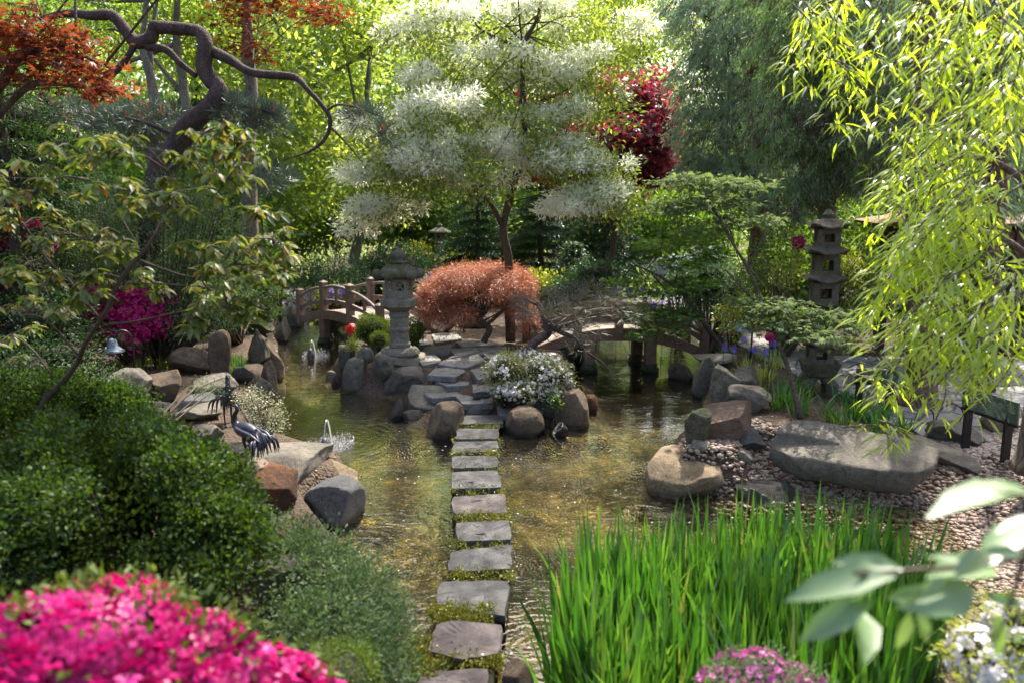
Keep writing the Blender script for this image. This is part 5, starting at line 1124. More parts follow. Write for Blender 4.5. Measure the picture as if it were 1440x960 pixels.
# shrubs behind the far bridge
shrub('dome_shrub', 'dark dome shaped clipped shrub behind the far bridge', 'shrub', 'shrubs behind the far bridge', [(556, 392, 18.5, 56, 44, .8), (595, 400, 18.5, 32, 32, .6), (510, 398, 18.8, 28, 26, .5)], M_FIR, 1410, .05, 10, 130, .05, None, .88)
shrub('pale_shrub', 'pale blue-green open shrub left of the dark dome behind the bridge', 'shrub', 'shrubs behind the far bridge', [(465, 385, 17.5, 38, 30, .5), (435, 395, 17.5, 26, 24, .4), (495, 400, 17.5, 24, 22, .4)], M_BLUEG, 1411, .08, 7, 70, .09, T_lance(.3), .5, inner=False)
shrub('flower_bed', 'low bed of lime leaves and blue iris flowers behind the far bridge rail', 'flower bed', None, [(455, 418, 16.6, 24, 12, .3), (480, 414, 16.6, 18, 12, .3), (600, 398, 17.2, 14, 12, .3)], M_LIME, 1412, .1, 6, 60, .07, T_lance(.14), .5, inner=False, extra=lambda t, lb: flowers(t, lb, 'flowers', M_VIO, 40, .05, 1413, T_flower(5), .8, 0, r_out=1.15))
shrub('light_shrub', 'light green leafy shrub below the small distant lantern', 'shrub', 'shrubs behind the far bridge', [(585, 360, 21, 26, 18, .4), (640, 372, 20, 22, 16, .4)], M_LIME, 1414, .09, 6, 60, .09, T_ovate(.5), .5, inner=False)
shrub('low_shrub', 'low yellow-green shrub strip at the foot of the dark firs', 'shrub', 'shrubs beyond the near bridge', [(750, 398, 17, 30, 12, .4), (790, 400, 17, 30, 10, .4)], M_LIME, 1415, .08, 6, 60, .08, T_ovate(.5), .5, inner=False)
shrub('low_shrub', 'mounded mid green shrub behind the leaning pine needles', 'shrub', 'shrubs beyond the near bridge', [(838, 392, 16, 40, 26, .5), (800, 405, 16, 26, 16, .4)], M_FIR, 1416, .05, 9, 120, .05, None, .8)
shrub('low_shrub', 'blue-grey leafy shrub right of the green maple over the path', 'shrub', 'shrubs beyond the near bridge', [(1000, 395, 14.5, 40, 40, .5), (1035, 415, 14, 24, 28, .4), (970, 400, 15, 30, 30, .4)], M_BLUEG, 1417, .06, 9, 90, .08, T_ovate(.4), .6, inner=True)
shrub('low_shrub', 'bright green shrub beside the bend of the paved path', 'shrub', 'shrubs beyond the near bridge', [(1030, 450, 13, 18, 18, .3), (1046, 434, 13.4, 18, 18, .3)], M_LIME, 1418, .07, 7, 90, .07, T_ovate(.5), .6, inner=False)
shrub('hydrangea_shrub', 'shrub with pale blue flower heads behind the green maple', 'shrub', 'shrubs beyond the near bridge', [(955, 385, 15.6, 40, 22, .4), (985, 370, 15.8, 26, 18, .4)], M_MID, 1419, .08, 6, 60, .08, T_ovate(.5), .6, inner=False, extra=lambda t, lb: flowers(t, lb, 'flowers', M_BLUE, 45, .035, 1420, T_flower(5), .9, 0, k=5, spread=.04, r_out=1.1))
shrub('rhododendron_shrub', 'dark leafy rhododendron shrub with pink blooms behind the stone pagoda', 'rhododendron', 'shrubs beyond the near bridge', [(1095, 400, 12.5, 46, 50, .6), (1180, 400, 12.5, 60, 46, .6), (1120, 350, 13, 46, 32, .6), (1210, 350, 13, 40, 30, .5), (1180, 300, 13.5, 46, 30, .5)], M_MID, 1421, .085, 7, 70, .1, T_ovate(.4), .5, inner=False, extra=lambda t, lb: flowers(t, [lobe_px(1123, 341, 11.9, 8, 9, .09), lobe_px(1157, 404, 12, 5, 5, .05)], 'flowers', M_MAG, 900, .028, 1422, T_flower(5), .8, -1))
shrub('laurel_shrub', 'bright green shrub seen between pagoda storeys and path', 'shrub', 'shrubs beyond the near bridge', [(1105, 385, 11.8, 20, 18, .3), (1190, 370, 12, 24, 16, .3), (1200, 385, 12, 20, 12, .3)], M_LIME, 1423, .06, 7, 80, .07, T_ovate(.45), .5, inner=False)
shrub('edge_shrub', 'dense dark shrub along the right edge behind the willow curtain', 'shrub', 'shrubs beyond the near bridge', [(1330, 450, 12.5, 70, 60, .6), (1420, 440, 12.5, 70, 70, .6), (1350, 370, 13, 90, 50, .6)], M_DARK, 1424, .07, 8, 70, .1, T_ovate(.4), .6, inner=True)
# left bank fillers
for i, (lbs, lb_, m_) in enumerate([([(215, 375, 12, 60, 45, .6), (260, 420, 12, 55, 40, .6), (300, 385, 12.5, 50, 40, .6)], 'grey-green fine leaved bush behind the rhododendron branches', M_COT),
        ([(215, 345, 10.9, 75, 60, .5), (285, 330, 11, 55, 60, .5), (150, 380, 11, 40, 40, .5), (260, 400, 10.9, 50, 50, .5), (320, 395, 11.1, 36, 50, .5), (150, 290, 11, 50, 44, .5), (260, 285, 11, 50, 36, .5), (270, 450, 10.8, 44, 28, .4), (325, 440, 11, 24, 24, .3)], 'fine grey-green shrub hiding the foot of the gnarled pine', M_COT),
        ([(330, 410, 13, 34, 34, .4), (300, 440, 12, 30, 24, .3), (350, 420, 14, 26, 20, .3)], 'dark evergreen bush above the upright left bank rocks', M_DARK),
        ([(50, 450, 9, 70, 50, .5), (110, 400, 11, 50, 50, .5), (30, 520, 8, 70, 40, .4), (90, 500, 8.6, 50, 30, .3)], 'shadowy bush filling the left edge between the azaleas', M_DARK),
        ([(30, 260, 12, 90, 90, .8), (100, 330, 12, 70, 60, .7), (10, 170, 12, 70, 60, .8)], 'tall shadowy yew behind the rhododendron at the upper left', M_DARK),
        ([(385, 330, 17, 26, 30, .4)], 'olive bush between the left bank and the far bridge lawn', M_MID)]):
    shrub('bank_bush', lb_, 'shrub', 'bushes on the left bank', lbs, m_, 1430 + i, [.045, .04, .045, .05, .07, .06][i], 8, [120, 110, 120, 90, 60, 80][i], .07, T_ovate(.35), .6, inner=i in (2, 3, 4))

# ---- cotoneaster ground shrubs, lower left of centre
COTL = [(435, 800, 4.3, 75, 45, .35), (500, 850, 4.0, 70, 60, .3), (450, 900, 3.5, 90, 60, .3), (540, 900, 3.8, 38, 55, .22), (400, 762, 4.7, 46, 24, .28), (340, 740, 4.6, 30, 20, .2), (520, 950, 3.4, 60, 45, .22)]
shrub('cotoneaster', 'sprawling small-leaved cotoneaster spreading over rocks beside the stepping stones', 'cotoneaster', 'cotoneaster shrubs', COTL, M_COT, 1500, .024, 13, 420, .045, T_ovate(.5), .6, inner=False, gap=-.1, gsc=3)
shrub('cotoneaster', 'variegated small-leaved shrub spilling over the bank beside the rear crane', 'cotoneaster', 'cotoneaster shrubs', [(368, 575, 7.3, 26, 22, .22), (385, 592, 7.2, 18, 14, .18), (350, 560, 7.4, 18, 14, .2)], M_CREAM, 1510, .02, 9, 300, .03, T_ovate(.5), .5, inner=False)
shrub('cotoneaster', 'wispy trailing shrub on the rocks under the grass tuft', 'cotoneaster', 'cotoneaster shrubs', [(130, 530, 6.3, 34, 22, .2), (290, 545, 7.6, 30, 10, .2)], M_COT, 1511, .02, 7, 200, .04, T_ovate(.4), .4, inner=False)

# ---- blades: iris, grasses
def blades(name, lab, catg, group, spots, h, wd, mat, seed, lean=.25, bend=.5, seg=6, parent=None, zoff=-.03, kind=None):
    """spots: array of base points"""
    r = rngf(seed); n = len(spots); a = r.uniform(0, 6.28, n); hh = h * r.uniform(.6, 1.12, n); ww = wd * r.uniform(.6, 1.3, n)
    d = np.stack([np.cos(a), np.sin(a), 0 * a], 1); sd_ = np.stack([-np.sin(a), np.cos(a), 0 * a], 1); tw = r.uniform(-1, 1, n); sd2 = unit(sd_ + d * tw[:, None] * .8)
    s_ = np.linspace(0, 1, seg + 1); ln = lean * r.uniform(.2, 1.5, n); bd = bend * r.uniform(0, 1, n) ** 3
    V = []
    for q in s_:
        c_ = spots + d * ((ln * q + bd * q ** 3) * hh)[:, None] + np.stack([0 * hh, 0 * hh, hh * (q - .35 * bd * q ** 3) + zoff], 1); w_ = (ww * (1 - q ** 2.5) * (.75 + .5 * math.sin(min(q * 2.5, 1.57))) + .0008)[:, None] / 2
        V += [c_ - sd2 * w_, c_ + sd2 * w_]
    V = np.stack(V, 1); m = V.shape[1]; f = np.array([[2 * i, 2 * i + 1, 2 * i + 3, 2 * i + 2] for i in range(seg)]); F = f[None] + (np.arange(n) * m)[:, None, None]
    o = mobj(name, V.reshape(-1, 3), F.reshape(-1, 4), mat, parent, None if parent is not None else spots.mean(0), False, np.repeat(r.uniform(0, 1, n), seg))
    if parent is None: meta(o, lab, catg, group, kind)
    return o
def spotsz(px, n, seed, z=None, clump=0):
    r = rngf(seed); poly = pxpoly(px, z or 0.0); mn, mx = poly.min(0), poly.max(0); p = r.uniform(mn, mx, size=(n * 6, 2)); p = p[sdist(p, poly) > 0][:n]
    if clump: cc = p[:clump]; p = cc[r.integers(0, len(cc), n)] + r.normal(size=(n, 2)) * .045
    return np.stack([p[:, 0], p[:, 1], np.maximum(H(p[:, 0], p[:, 1]), -.1)], 1)
blades('iris_clump', 'dense stand of tall sword-like green iris leaves in the water at the right front', 'iris plants', 'iris leaf clumps', spotsz([(800, 925), (860, 890), (1000, 880), (1190, 885), (1270, 920), (1290, 990), (1240, 1180), (840, 1180), (800, 1040)], 4000, 1600, 0, 150), .97, .034, M_IRIS, 1600, .13, .25, 7)
blades('iris_clump', 'thin outlying iris leaves at the right end of the tall stand', 'iris plants', 'iris leaf clumps', spotsz([(1250, 860), (1310, 880), (1310, 960), (1240, 940)], 90, 1601, 0, 10), .72, .02, M_IRIS, 1602, .35, .6, 7)
tuf = [([(165, 520), (205, 505), (245, 512), (240, 530), (190, 545)], 260, .22, 'bright grass tuft above the broad brown boulder', M_LIME, .5), ([(320, 520), (352, 515), (356, 535), (325, 540)], 130, .3, 'green iris tuft among the left bank rocks', M_IRIS, .2),
    ([(235, 470), (300, 462), (300, 480), (240, 490)], 160, .16, 'low grass tuft behind the rounded boulder', GR, .5), ([(345, 440), (380, 432), (380, 446), (350, 450)], 160, .16, 'grass tuft on the mossy slab by the far bridge', GR, .5),
    ([(375, 425), (400, 415), (402, 432), (382, 438)], 120, .18, 'grass clump beside the lawn path', GR, .5),
    ([(1003, 500), (1030, 495), (1035, 508), (1008, 512)], 90, .26, 'fan of iris leaves behind the near bridge end post', M_IRIS, .4), ([(1040, 520), (1080, 515), (1090, 545), (1050, 550)], 150, .26, 'iris leaves with violet flowers beside the craggy rocks', M_LIME, .4),
    ([(1085, 560), (1130, 545), (1150, 590), (1095, 592)], 210, .3, 'green strap leaves around the leaning maple trunk', M_IRIS, .5), ([(1160, 570), (1215, 562), (1225, 600), (1165, 605)], 240, .24, 'dark strap-leaved clump right of the pagoda', M_IRIS, .6),
    ([(1225, 580), (1275, 578), (1282, 606), (1232, 610)], 180, .22, 'strap-leaved clump in front of the cedar trunk', M_IRIS, .6), ([(1060, 500), (1095, 505), (1100, 520), (1068, 520)], 70, .24, 'lime iris fan between path and craggy rock', M_LIME, .4)]
for i, (px, n, h, lb_, m_, le) in enumerate(tuf): blades('grass_tuft', lb_, 'grass tuft', 'leafy tufts on the banks', spotsz(px, n, 1610 + i, .36, max(5, n // 14)), h, .016, m_, 1630 + i, le, .6, 5)
o = blades('lawn', None, None, None, spotsz([(300, 404), (440, 400), (470, 372), (380, 360), (280, 372)], 9000, 1650, .6), .09, .012, mat_leaf('lawn_blade', [(.14, .22, .02), (.22, .32, .03)], (1.6, 1.6, .7), .4), 1651, .5, .4, 2, kind='stuff')
def iris_flower(px, py, d, lab, m_=None, s_=.05):
    p = P(px, py, d); b = p.copy(); b[2] = Hs(p[0], p[1]); t = thing('iris_flower', lab, 'iris flower', b, 'violet iris flowers'); mb = MB(); mb.tube([b, p], [.005, .004], 5); mb.build('stem', GR, t)
    r = rngf(int(px)); c_ = p + r.normal(size=(4, 3)) * .02; leaves('petals', place(T_flower(6, .5, .2), c_, unit(r.normal(size=(4, 3))), unit(r.normal(size=(4, 3)) + [0, -1, .5]), np.full(4, s_), r.uniform(0, 1, 4)), m_ or M_VIO, t)
for a in [(1018, 488, 10.6, 'violet iris flower above the fan behind the near bridge end post'), (1031, 491, 10.4, 'violet iris flower leaning toward the craggy rocks'), (1075, 495, 9.5, 'largest violet iris flower beside the leaning maple trunk'), (1045, 478, 11, 'pale violet iris flower near the grey path lamp'), (1062, 492, 9.9, 'small violet iris flower just left of the largest iris bloom'), (1087, 483, 9.2, 'violet and white iris bloom under the pink rhododendron head'), (1222, 574, 8.4, 'tiny violet flower in the strap leaves beside the pagoda')]:
    iris_flower(*a, s_=.045 if a[0] != 1222 else .02)
p = P(1083, 474, 9.2); b = p.copy(); b[2] = Hs(b[0], b[1]); t = thing('rhododendron_bloom', 'round hot pink rhododendron head on a stem beside the leaning maple trunk', 'rhododendron bloom', b); mb = MB(); mb.tube([b, p], .006, 5); mb.build('stem', TWIG, t)
flowers(t, [(p, np.array([.05, .05, .045]))], 'petals', M_MAG, 3500, .022, 1660, T_flower(5), .7, -1)
for a in [(887, 410, 14.0), (905, 408, 14.2), (868, 406, 14.4), (918, 430, 13.2), (925, 433, 13.1), (910, 432, 13.4), (932, 425, 13.4)]: iris_flower(*a, 'violet-blue iris flower %s' % {887: 'at the back of the near bridge, centre of its group', 905: 'just right of the centre one behind the near bridge', 868: 'farthest left behind the near bridge', 918: 'in the maple leaves over the near bridge, middle one', 925: 'in the maple leaves over the near bridge, lowest one', 910: 'in the maple leaves over the near bridge, left one', 932: 'in the maple leaves over the near bridge, right one'}[a[0]], s_=.06)
# red flower and lime plant on the island
b = G(495, 480, .45); t = thing('red_flower', 'bright red azalea bloom at the left tip of the island', 'red flower', b); mb = MB(); p = P(494, 464, b[1]); mb.tube([b, p], .006, 5); mb.build('stem', TWIG, t)
flowers(t, [(p, np.array([.09, .06, .1]))], 'petals', M_RF, 900, .034, 1670, T_flower(5), .5, -1)
shrub('lime_plant', 'small lime green leafy plant below the red flower', 'plant', None, [(494, 486, 11.5, 9, 8, .08)], M_LIME, 1671, .05, 6, 500, .03, T_lance(.25), .3, inner=False)
shrub('hosta_sprig', 'thin green sprig growing beside the egg shaped boulder', 'plant', None, [(781, 566, 9.2, 6, 14, .05)], M_MID, 1672, .035, 5, 500, .03, T_ovate(.6), .3, inner=False)

# ---- weeping laceleaf maple (salmon dome)
def lace_extra(t, lb, paths): pass
LD = [(672, 412, 12.8, 64, 34, .8), (610, 448, 12.5, 18, 24, .35), (742, 448, 12.6, 14, 22, .35), (618, 440, 12.6, 26, 28, .4), (640, 448, 12.5, 26, 22, .3), (735, 440, 12.7, 20, 24, .4), (672, 400, 13.0, 60, 26, .75), (625, 415, 12.8, 30, 28, .5), (722, 410, 12.9, 30, 28, .5), (650, 392, 13.2, 46, 18, .6), (700, 392, 13.2, 40, 18, .6), (605, 425, 12.9, 16, 26, .35), (735, 425, 13, 18, 24, .35)]
tree('laceleaf_maple', 'low weeping dome of salmon pink laceleaf maple with twisted trunk', 'maple tree', None, [[(682, 482, 12.6, .06), (690, 464, 12.6, .055), (676, 450, 12.7, .05), (684, 434, 12.8, .045), (668, 415, 12.9, .03)], [(686, 458, 12.6, .035), (705, 440, 12.7, .03), (720, 420, 12.8, .02)], [(684, 440, 12.7, .03), (650, 436, 12.7, .022), (630, 420, 12.8, .015)]], LD,
    [('crown', lambda p, o: cloud(p, 9, .05, .055, T_lance(.13, .5), 1701, o, outw=1.0, up=0, droop=.5, nup=.8, cvar=.7), M_SALM, 330, dict(shell=.8, top=.0, gap=.35, gsc=6)), ('hanging_foliage', lambda p, o: cloud(p, 7, .05, .055, T_lance(.13, .5), 1702, o, outw=.8, droop=.8), M_SALM, 60, dict(shell=.7, top=None, gap=.5, gsc=4))], BK_BRN, 1700, r0=.018)

# ---- fringe tree with white blossom
FT = [(720, 165, 12.6, 60, 36, .6), (665, 215, 12.2, 70, 30, .7), (750, 235, 12.3, 40, 20, .5), (590, 210, 12.4, 60, 30, .7), (500, 325, 12.6, 30, 10, .3), (800, 240, 12.5, 50, 18, .5), (860, 262, 12.7, 40, 14, .5), (560, 185, 12.6, 70, 36, .8), (640, 165, 12.4, 80, 40, .9), (700, 205, 12.4, 60, 34, .8), (530, 250, 12.6, 50, 26, .6), (600, 245, 12.2, 80, 40, .9), (520, 300, 12.6, 40, 12, .4), (690, 255, 12.0, 60, 26, .7), (540, 300, 12.4, 50, 22, .5), (770, 110, 13.2, 70, 36, .8), (840, 90, 13.4, 70, 28, .8), (690, 95, 13.2, 70, 34, .8), (845, 128, 13.4, 34, 16, .5),
      (830, 160, 13, 56, 30, .7), (780, 215, 12.8, 50, 24, .6), (840, 228, 12.8, 50, 16, .5), (840, 280, 12.6, 60, 28, .6), (800, 300, 12.4, 40, 20, .5), (880, 290, 12.8, 34, 12, .4), (620, 115, 13, 60, 30, .7), (585, 55, 13.2, 60, 24, .7), (850, 40, 13.6, 70, 30, .7), (640, 35, 13.2, 80, 34, .8), (760, 30, 13.6, 80, 34, .8)]
tree('fringe_tree', 'white flowering fringe tree spreading over the island centre', 'flowering tree', None,
     [[(718, 482, 12.9, .085), (717, 430, 12.9, .075), (716, 370, 12.9, .07), (709, 320, 12.9, .065), (722, 255, 12.9, .055), (737, 205, 13, .05), (737, 130, 13, .045), (736, 68, 13, .035), (752, 30, 13, .025), (765, -20, 13, .015)], [(709, 322, 12.9, .045), (690, 285, 12.8, .04), (665, 262, 12.7, .03), (640, 240, 12.5, .02)], [(736, 70, 13, .03), (710, 60, 13, .025), (675, 40, 13, .02), (650, 10, 13, .014)], [(737, 150, 13, .02), (790, 130, 13.2, .016), (830, 100, 13.3, .01)], [(737, 75, 13, .02), (730, 30, 13, .016), (728, -20, 13, .01)]], FT,
     [('crown', lambda p, o: cloud(p, 6, .12, .085, T_ovate(.42), 1711, o, nup=.9, cvar=.4), mat_leaf('fringe_leaf', [(.10, .16, .03), (.16, .23, .045), (.22, .3, .07)], (2.3, 2.0, 1.0), .62), 34, dict(shell=.5, gap=.35, gsc=1.8)),
      ('blossom', lambda p, o: cloud(p, 22, .055, .085, T_diamond(.26), 1712, o, droop=.5, nup=.2, cvar=.5), M_WHITE, 50, dict(shell=.5, top=.0, gap=.5, gsc=3.2))], BK_BRN, 1710, r0=.012, fr=(.4, .95))

# ---- purple maple behind
tree('purple_maple', 'deep purple-red maple behind the white flowering tree', 'maple tree', None, [[(858, 380, 16.5, .08), (862, 330, 16.5, .07), (856, 270, 16.5, .055), (870, 200, 16.5, .035), (880, 130, 16.5, .02)]],
     [(895, 115, 16.5, 46, 28, .7), (920, 185, 16, 34, 46, .7), (900, 210, 15.6, 40, 20, .5), (870, 190, 15.6, 40, 16, .5), (860, 120, 16.6, 40, 24, .7), (880, 240, 16.4, 50, 26, .7), (830, 200, 16.4, 50, 24, .7), (780, 225, 16.3, 46, 22, .6), (820, 250, 16.3, 50, 20, .6), (765, 135, 16.8, 30, 18, .5), (905, 150, 16.5, 36, 30, .6), (925, 235, 16.4, 26, 22, .5)],
     [('crown', lambda p, o: cloud(p, 6, .11, .11, T_maple(5, .26, 2.2), 1721, o, nup=1.1, cvar=.6), M_PURP, 48, dict(shell=.5, gap=.1))], BK_BRN, 1720, r0=.025)

# ---- gnarled pine with sinuous trunk
PT = [[(196, 560, 8.8, .2), (200, 440, 8.8, .165), (212, 330, 8.8, .15), (224, 275, 8.8, .135), (234, 232, 8.8, .125), (252, 185, 8.8, .115), (290, 158, 8.8, .10), (304, 138, 8.8, .095), (292, 122, 8.8, .085), (282, 98, 8.8, .085), (284, 72, 8.8, .085), (272, 52, 8.8, .07), (238, 40, 8.8, .065), (212, 34, 8.8, .06)],
      [(215, 34, 8.8, .05), (212, 52, 8.8, .075), (192, 58, 8.8, .08), (178, 42, 8.8, .07), (158, 22, 8.8, .06), (130, 24, 8.8, .05), (95, 20, 8.9, .04), (40, 30, 8.9, .02)],
      [(286, 72, 8.8, .06), (318, 82, 8.8, .055), (348, 98, 8.7, .045), (385, 104, 8.6, .04), (415, 110, 8.6, .035), (432, 128, 8.5, .03), (452, 150, 8.5, .026), (463, 168, 8.5, .022), (458, 192, 8.5, .018), (435, 212, 8.5, .012), (400, 228, 8.5, .006)],
      [(460, 155, 8.5, .018), (475, 148, 8.5, .014), (500, 152, 8.5, .01), (540, 165, 8.5, .006)], [(463, 178, 8.5, .014), (480, 195, 8.5, .01), (510, 230, 8.5, .005)],
      [(205, 64, 8.8, .045), (232, 70, 8.8, .04), (252, 88, 8.8, .035), (275, 108, 8.8, .03)], [(190, 62, 8.8, .04), (176, 88, 8.8, .035), (160, 108, 8.8, .028), (140, 125, 8.8, .018), (120, 140, 8.8, .01)],
      [(300, 150, 8.8, .03), (340, 150, 8.8, .02), (390, 160, 8.8, .01)], [(245, 190, 8.8, .03), (205, 175, 8.8, .02), (160, 165, 8.8, .01)]]
PT = [[(a, b, d * 1.3, r_ * 1.25) for a, b, d, r_ in q] for q in PT]
def tufts(lb, dens, seed, L_, w_, nper=26, up=.5, shell=.3):
    r = rngf(seed); Pn, O = inlobes(lb, dens, seed, shell=shell); n = len(Pn); c_ = np.repeat(Pn, nper, 0); ax = unit(np.repeat(unit(O * .6 + [0, 0, up]), nper, 0) * .7 + r.normal(size=(n * nper, 3)) * .6)
    return place(T_diamond(w_, 0), c_ + ax * .02, ax, r.normal(size=ax.shape), L_ * r.uniform(.7, 1.2, n * nper), r.uniform(0, 1, n * nper)), Pn
def pine_extra(t, lb, paths):
    a, Pn = tufts(lb, 60, 1732, .16, .045); leaves('needles', a, M_PINE, t)
    r = rngf(1733); q = Pn[r.uniform(0, 1, len(Pn)) < .16] + [0, 0, .04]; q = q[q[:, 2] > np.median(Pn[:, 2]) - .6]; q3 = np.repeat(q, 3, 0); leaves('candles', place(T_diamond(.3, .05), q3 + r.normal(size=q3.shape) * .012, r.normal(size=q3.shape) * .12 + UPV, r.normal(size=q3.shape), .11 * r.uniform(.6, 1.3, len(q3)), r.uniform(0, 1, len(q3))), M_CAND, t)['kind'] = 'stuff'
tree('gnarled_pine', 'gnarled old pine with sinuous purplish trunk at the upper left', 'pine tree', None, PT, [(q[0], q[1], q[2] * 1.3, q[3], q[4], q[5] * 1.3) for q in [(205, 165, 9.2, 50, 18, .5), (160, 175, 9.4, 40, 18, .4), (340, 160, 9.0, 40, 22, .5), (375, 168, 9.0, 26, 18, .4), (510, 165, 8.6, 26, 10, .25), (545, 190, 8.6, 10, 16, .2), (380, 250, 8.8, 32, 18, .35), (230, 200, 9.6, 40, 16, .4), (100, 160, 9.5, 50, 20, .4)]],
     [], BK_PINE, 1730, nl=0, extra=pine_extra, sides=14)

# ---- red maple at upper left
tree('red_maple', 'orange-red leaved maple hanging over the upper left', 'maple tree', 'overhanging red maples', [[(-60, 560, 7.6, .11), (-50, 350, 7.6, .10), (-30, 180, 7.6, .07), (20, 90, 7.5, .04), (90, 75, 7.4, .02), (150, 100, 7.4, .01)], [(-40, 220, 7.6, .04), (30, 130, 7.5, .03), (90, 120, 7.4, .015), (150, 130, 7.4, .008)]],
     [(60, 50, 7.5, 60, 20, .5), (110, 90, 7.4, 50, 16, .4), (30, 95, 7.5, 50, 18, .4), (120, 120, 7.3, 44, 14, .4), (40, 20, 7.6, 60, 16, .5), (150, 125, 7.3, 24, 8, .3), ('w', (-1.3, 7.5, 6.8, 1.2, 1.0, .4)), ('w', (1.0, 8.6, 7.2, 1.0, 1.6, .4)), ('w', (-4.2, 9.8, 7.4, 1.0, 1.0, .4)), (20, 60, 7.6, 40, 18, .4), (110, 60, 7.5, 40, 14, .4)],  # the 'w' lobes are unseen, added overhead to shade the left foreground and pond
     [('crown', lambda p, o: cloud(p, 5, .09, .07, T_maple(5, .24, 2.4), 1741, o, nup=1.4, flat=.4, cvar=.6), M_RED, 40, dict(shell=.3, gap=.35, gsc=3))], BK_BRN, 1740, r0=.012)
tree('red_maple', 'second red maple whose sprays hang from the top edge beside the pine', 'maple tree', 'overhanging red maples', [[(352, 400, 13.4, .13), (350, 250, 13.4, .12), (352, 130, 13.4, .10), (348, 60, 13.4, .08), (355, -40, 13.4, .04)]],
     [(350, 40, 12.6, 40, 26, .5), (330, 5, 12.8, 40, 14, .5), (360, 75, 12.5, 26, 10, .4), (420, 10, 12.6, 46, 12, .5), (460, 22, 12.5, 26, 8, .4), (370, -15, 12.8, 60, 16, .6)],
     [('crown', lambda p, o: cloud(p, 5, .09, .075, T_maple(5, .24, 2.4), 1751, o, nup=1.4, flat=.5, cvar=.6), M_RED, 42, dict(shell=.3, gap=.35, gsc=3))], BK_GREY, 1750, r0=.012)

# ---- rhododendron branches at the left, nearer the camera
RB = [[(40, 600, 5.0, .05), (60, 550, 5.0, .045), (100, 500, 4.9, .04), (150, 445, 4.8, .032), (166, 400, 4.8, .028), (185, 370, 4.8, .024), (205, 335, 4.8, .02), (225, 280, 4.9, .012), (235, 240, 4.9, .006)],
      [(185, 370, 4.8, .018), (220, 378, 4.8, .015), (270, 378, 4.8, .012), (330, 360, 4.7, .009), (385, 345, 4.7, .005)], [(160, 450, 4.8, .016), (200, 445, 4.8, .012), (260, 435, 4.7, .009), (320, 430, 4.6, .005)], [(150, 445, 4.8, .014), (110, 400, 4.8, .012), (70, 370, 4.8, .009), (30, 320, 4.8, .005)],
      [(205, 335, 4.8, .012), (250, 290, 4.8, .01), (300, 250, 4.8, .007), (310, 200, 4.8, .004)], [(190, 360, 4.8, .012), (150, 300, 4.8, .01), (120, 240, 4.8, .007), (110, 190, 4.8, .004)], [(100, 500, 4.9, .014), (60, 450, 4.8, .01), (20, 440, 4.7, .006)], [(175, 400, 4.8, .01), (230, 400, 4.75, .008), (300, 395, 4.7, .005)]]
RW = [(110, 192, 34), (185, 205, 30), (70, 215, 30), (285, 188, 30), (330, 192, 26), (320, 232, 32), (215, 275, 28), (268, 228, 26), (312, 262, 26), (185, 268, 24), (240, 290, 24), (20, 295, 32), (70, 315, 34), (130, 338, 32), (100, 330, 26), (172, 352, 22), (55, 352, 28), (20, 385, 30), (282, 352, 26), (340, 346, 26), (382, 335, 24), (400, 355, 20), (330, 372, 26), (300, 385, 24), (312, 432, 28), (345, 428, 24), (290, 405, 22), (40, 440, 34), (15, 470, 28), (62, 400, 26), (120, 402, 22), (210, 400, 16), (270, 440, 18), (380, 375, 20), (5, 250, 24), (150, 215, 22), (50, 270, 24), (365, 300, 18)]
c0, r0_ = stemcurve(RB[0]); t = thing('rhododendron', 'near rhododendron with crooked branches and drooping leaf whorls at the left', 'rhododendron', c0[0]); mb = MB(); rr = random.Random(8)
for q in RB: c_, r_ = stemcurve(q, 18); mb.tube(wobble(c_, 5, .07), r_ * .48, 8)
allb = np.vstack([stemcurve(q, 18)[0] for q in RB]); Cs, Ax, Nr, Sz = [], [], [], []; rg = rngf(77)
for (x, y, rp) in RW:
    d = 4.75 + rg.uniform(-.35, .35); w_ = P(x, y, d); i = np.argmin(((allb - w_) ** 2).sum(1)); mb.tube(spline([allb[i], (allb[i] + w_) / 2 + [0, 0, .05], w_], 6), np.linspace(.008, .004, 6), 5)
    for sub in range(6):
        ww = w_ + rg.normal(size=3) * [rp / FPX * d * .75, .12, rp / FPX * d * .45]; n = 12; a = rg.uniform(0, 6.28) + np.arange(n) * 2.4; dr = rg.uniform(-.75, .15, n); Cs.append(np.tile(ww, (n, 1)) + rg.normal(size=(n, 3)) * .01); Ax.append(np.stack([np.cos(a), np.sin(a), dr], 1)); Nr.append(np.stack([np.cos(a) * .3, np.sin(a) * .3, np.ones(n)], 1) + rg.normal(size=(n, 3)) * .2); Sz.append(.082 * rg.uniform(.65, 1.2, n))
        mb.tube([w_, ww], [.004, .002], 4)
mb.build('branches', TWIG, t, smooth=True); Cs, Ax, Nr, Sz = map(np.concatenate, (Cs, Ax, Nr, Sz)); leaves('foliage', place(T_ovate(.42, .06, .3), Cs, Ax, Nr, Sz, rg.uniform(0, 1, len(Cs))), M_RHO, t)
k = rg.uniform(0, 1, len(Cs)) < .022; leaves('yellow_leaves', place(T_ovate(.36, .06, .3), Cs[k] + [0, -.01, 0], Ax[k] + [0, 0, -.5], Nr[k], Sz[k], rg.uniform(0, 1, k.sum())), M_RHOY, t)

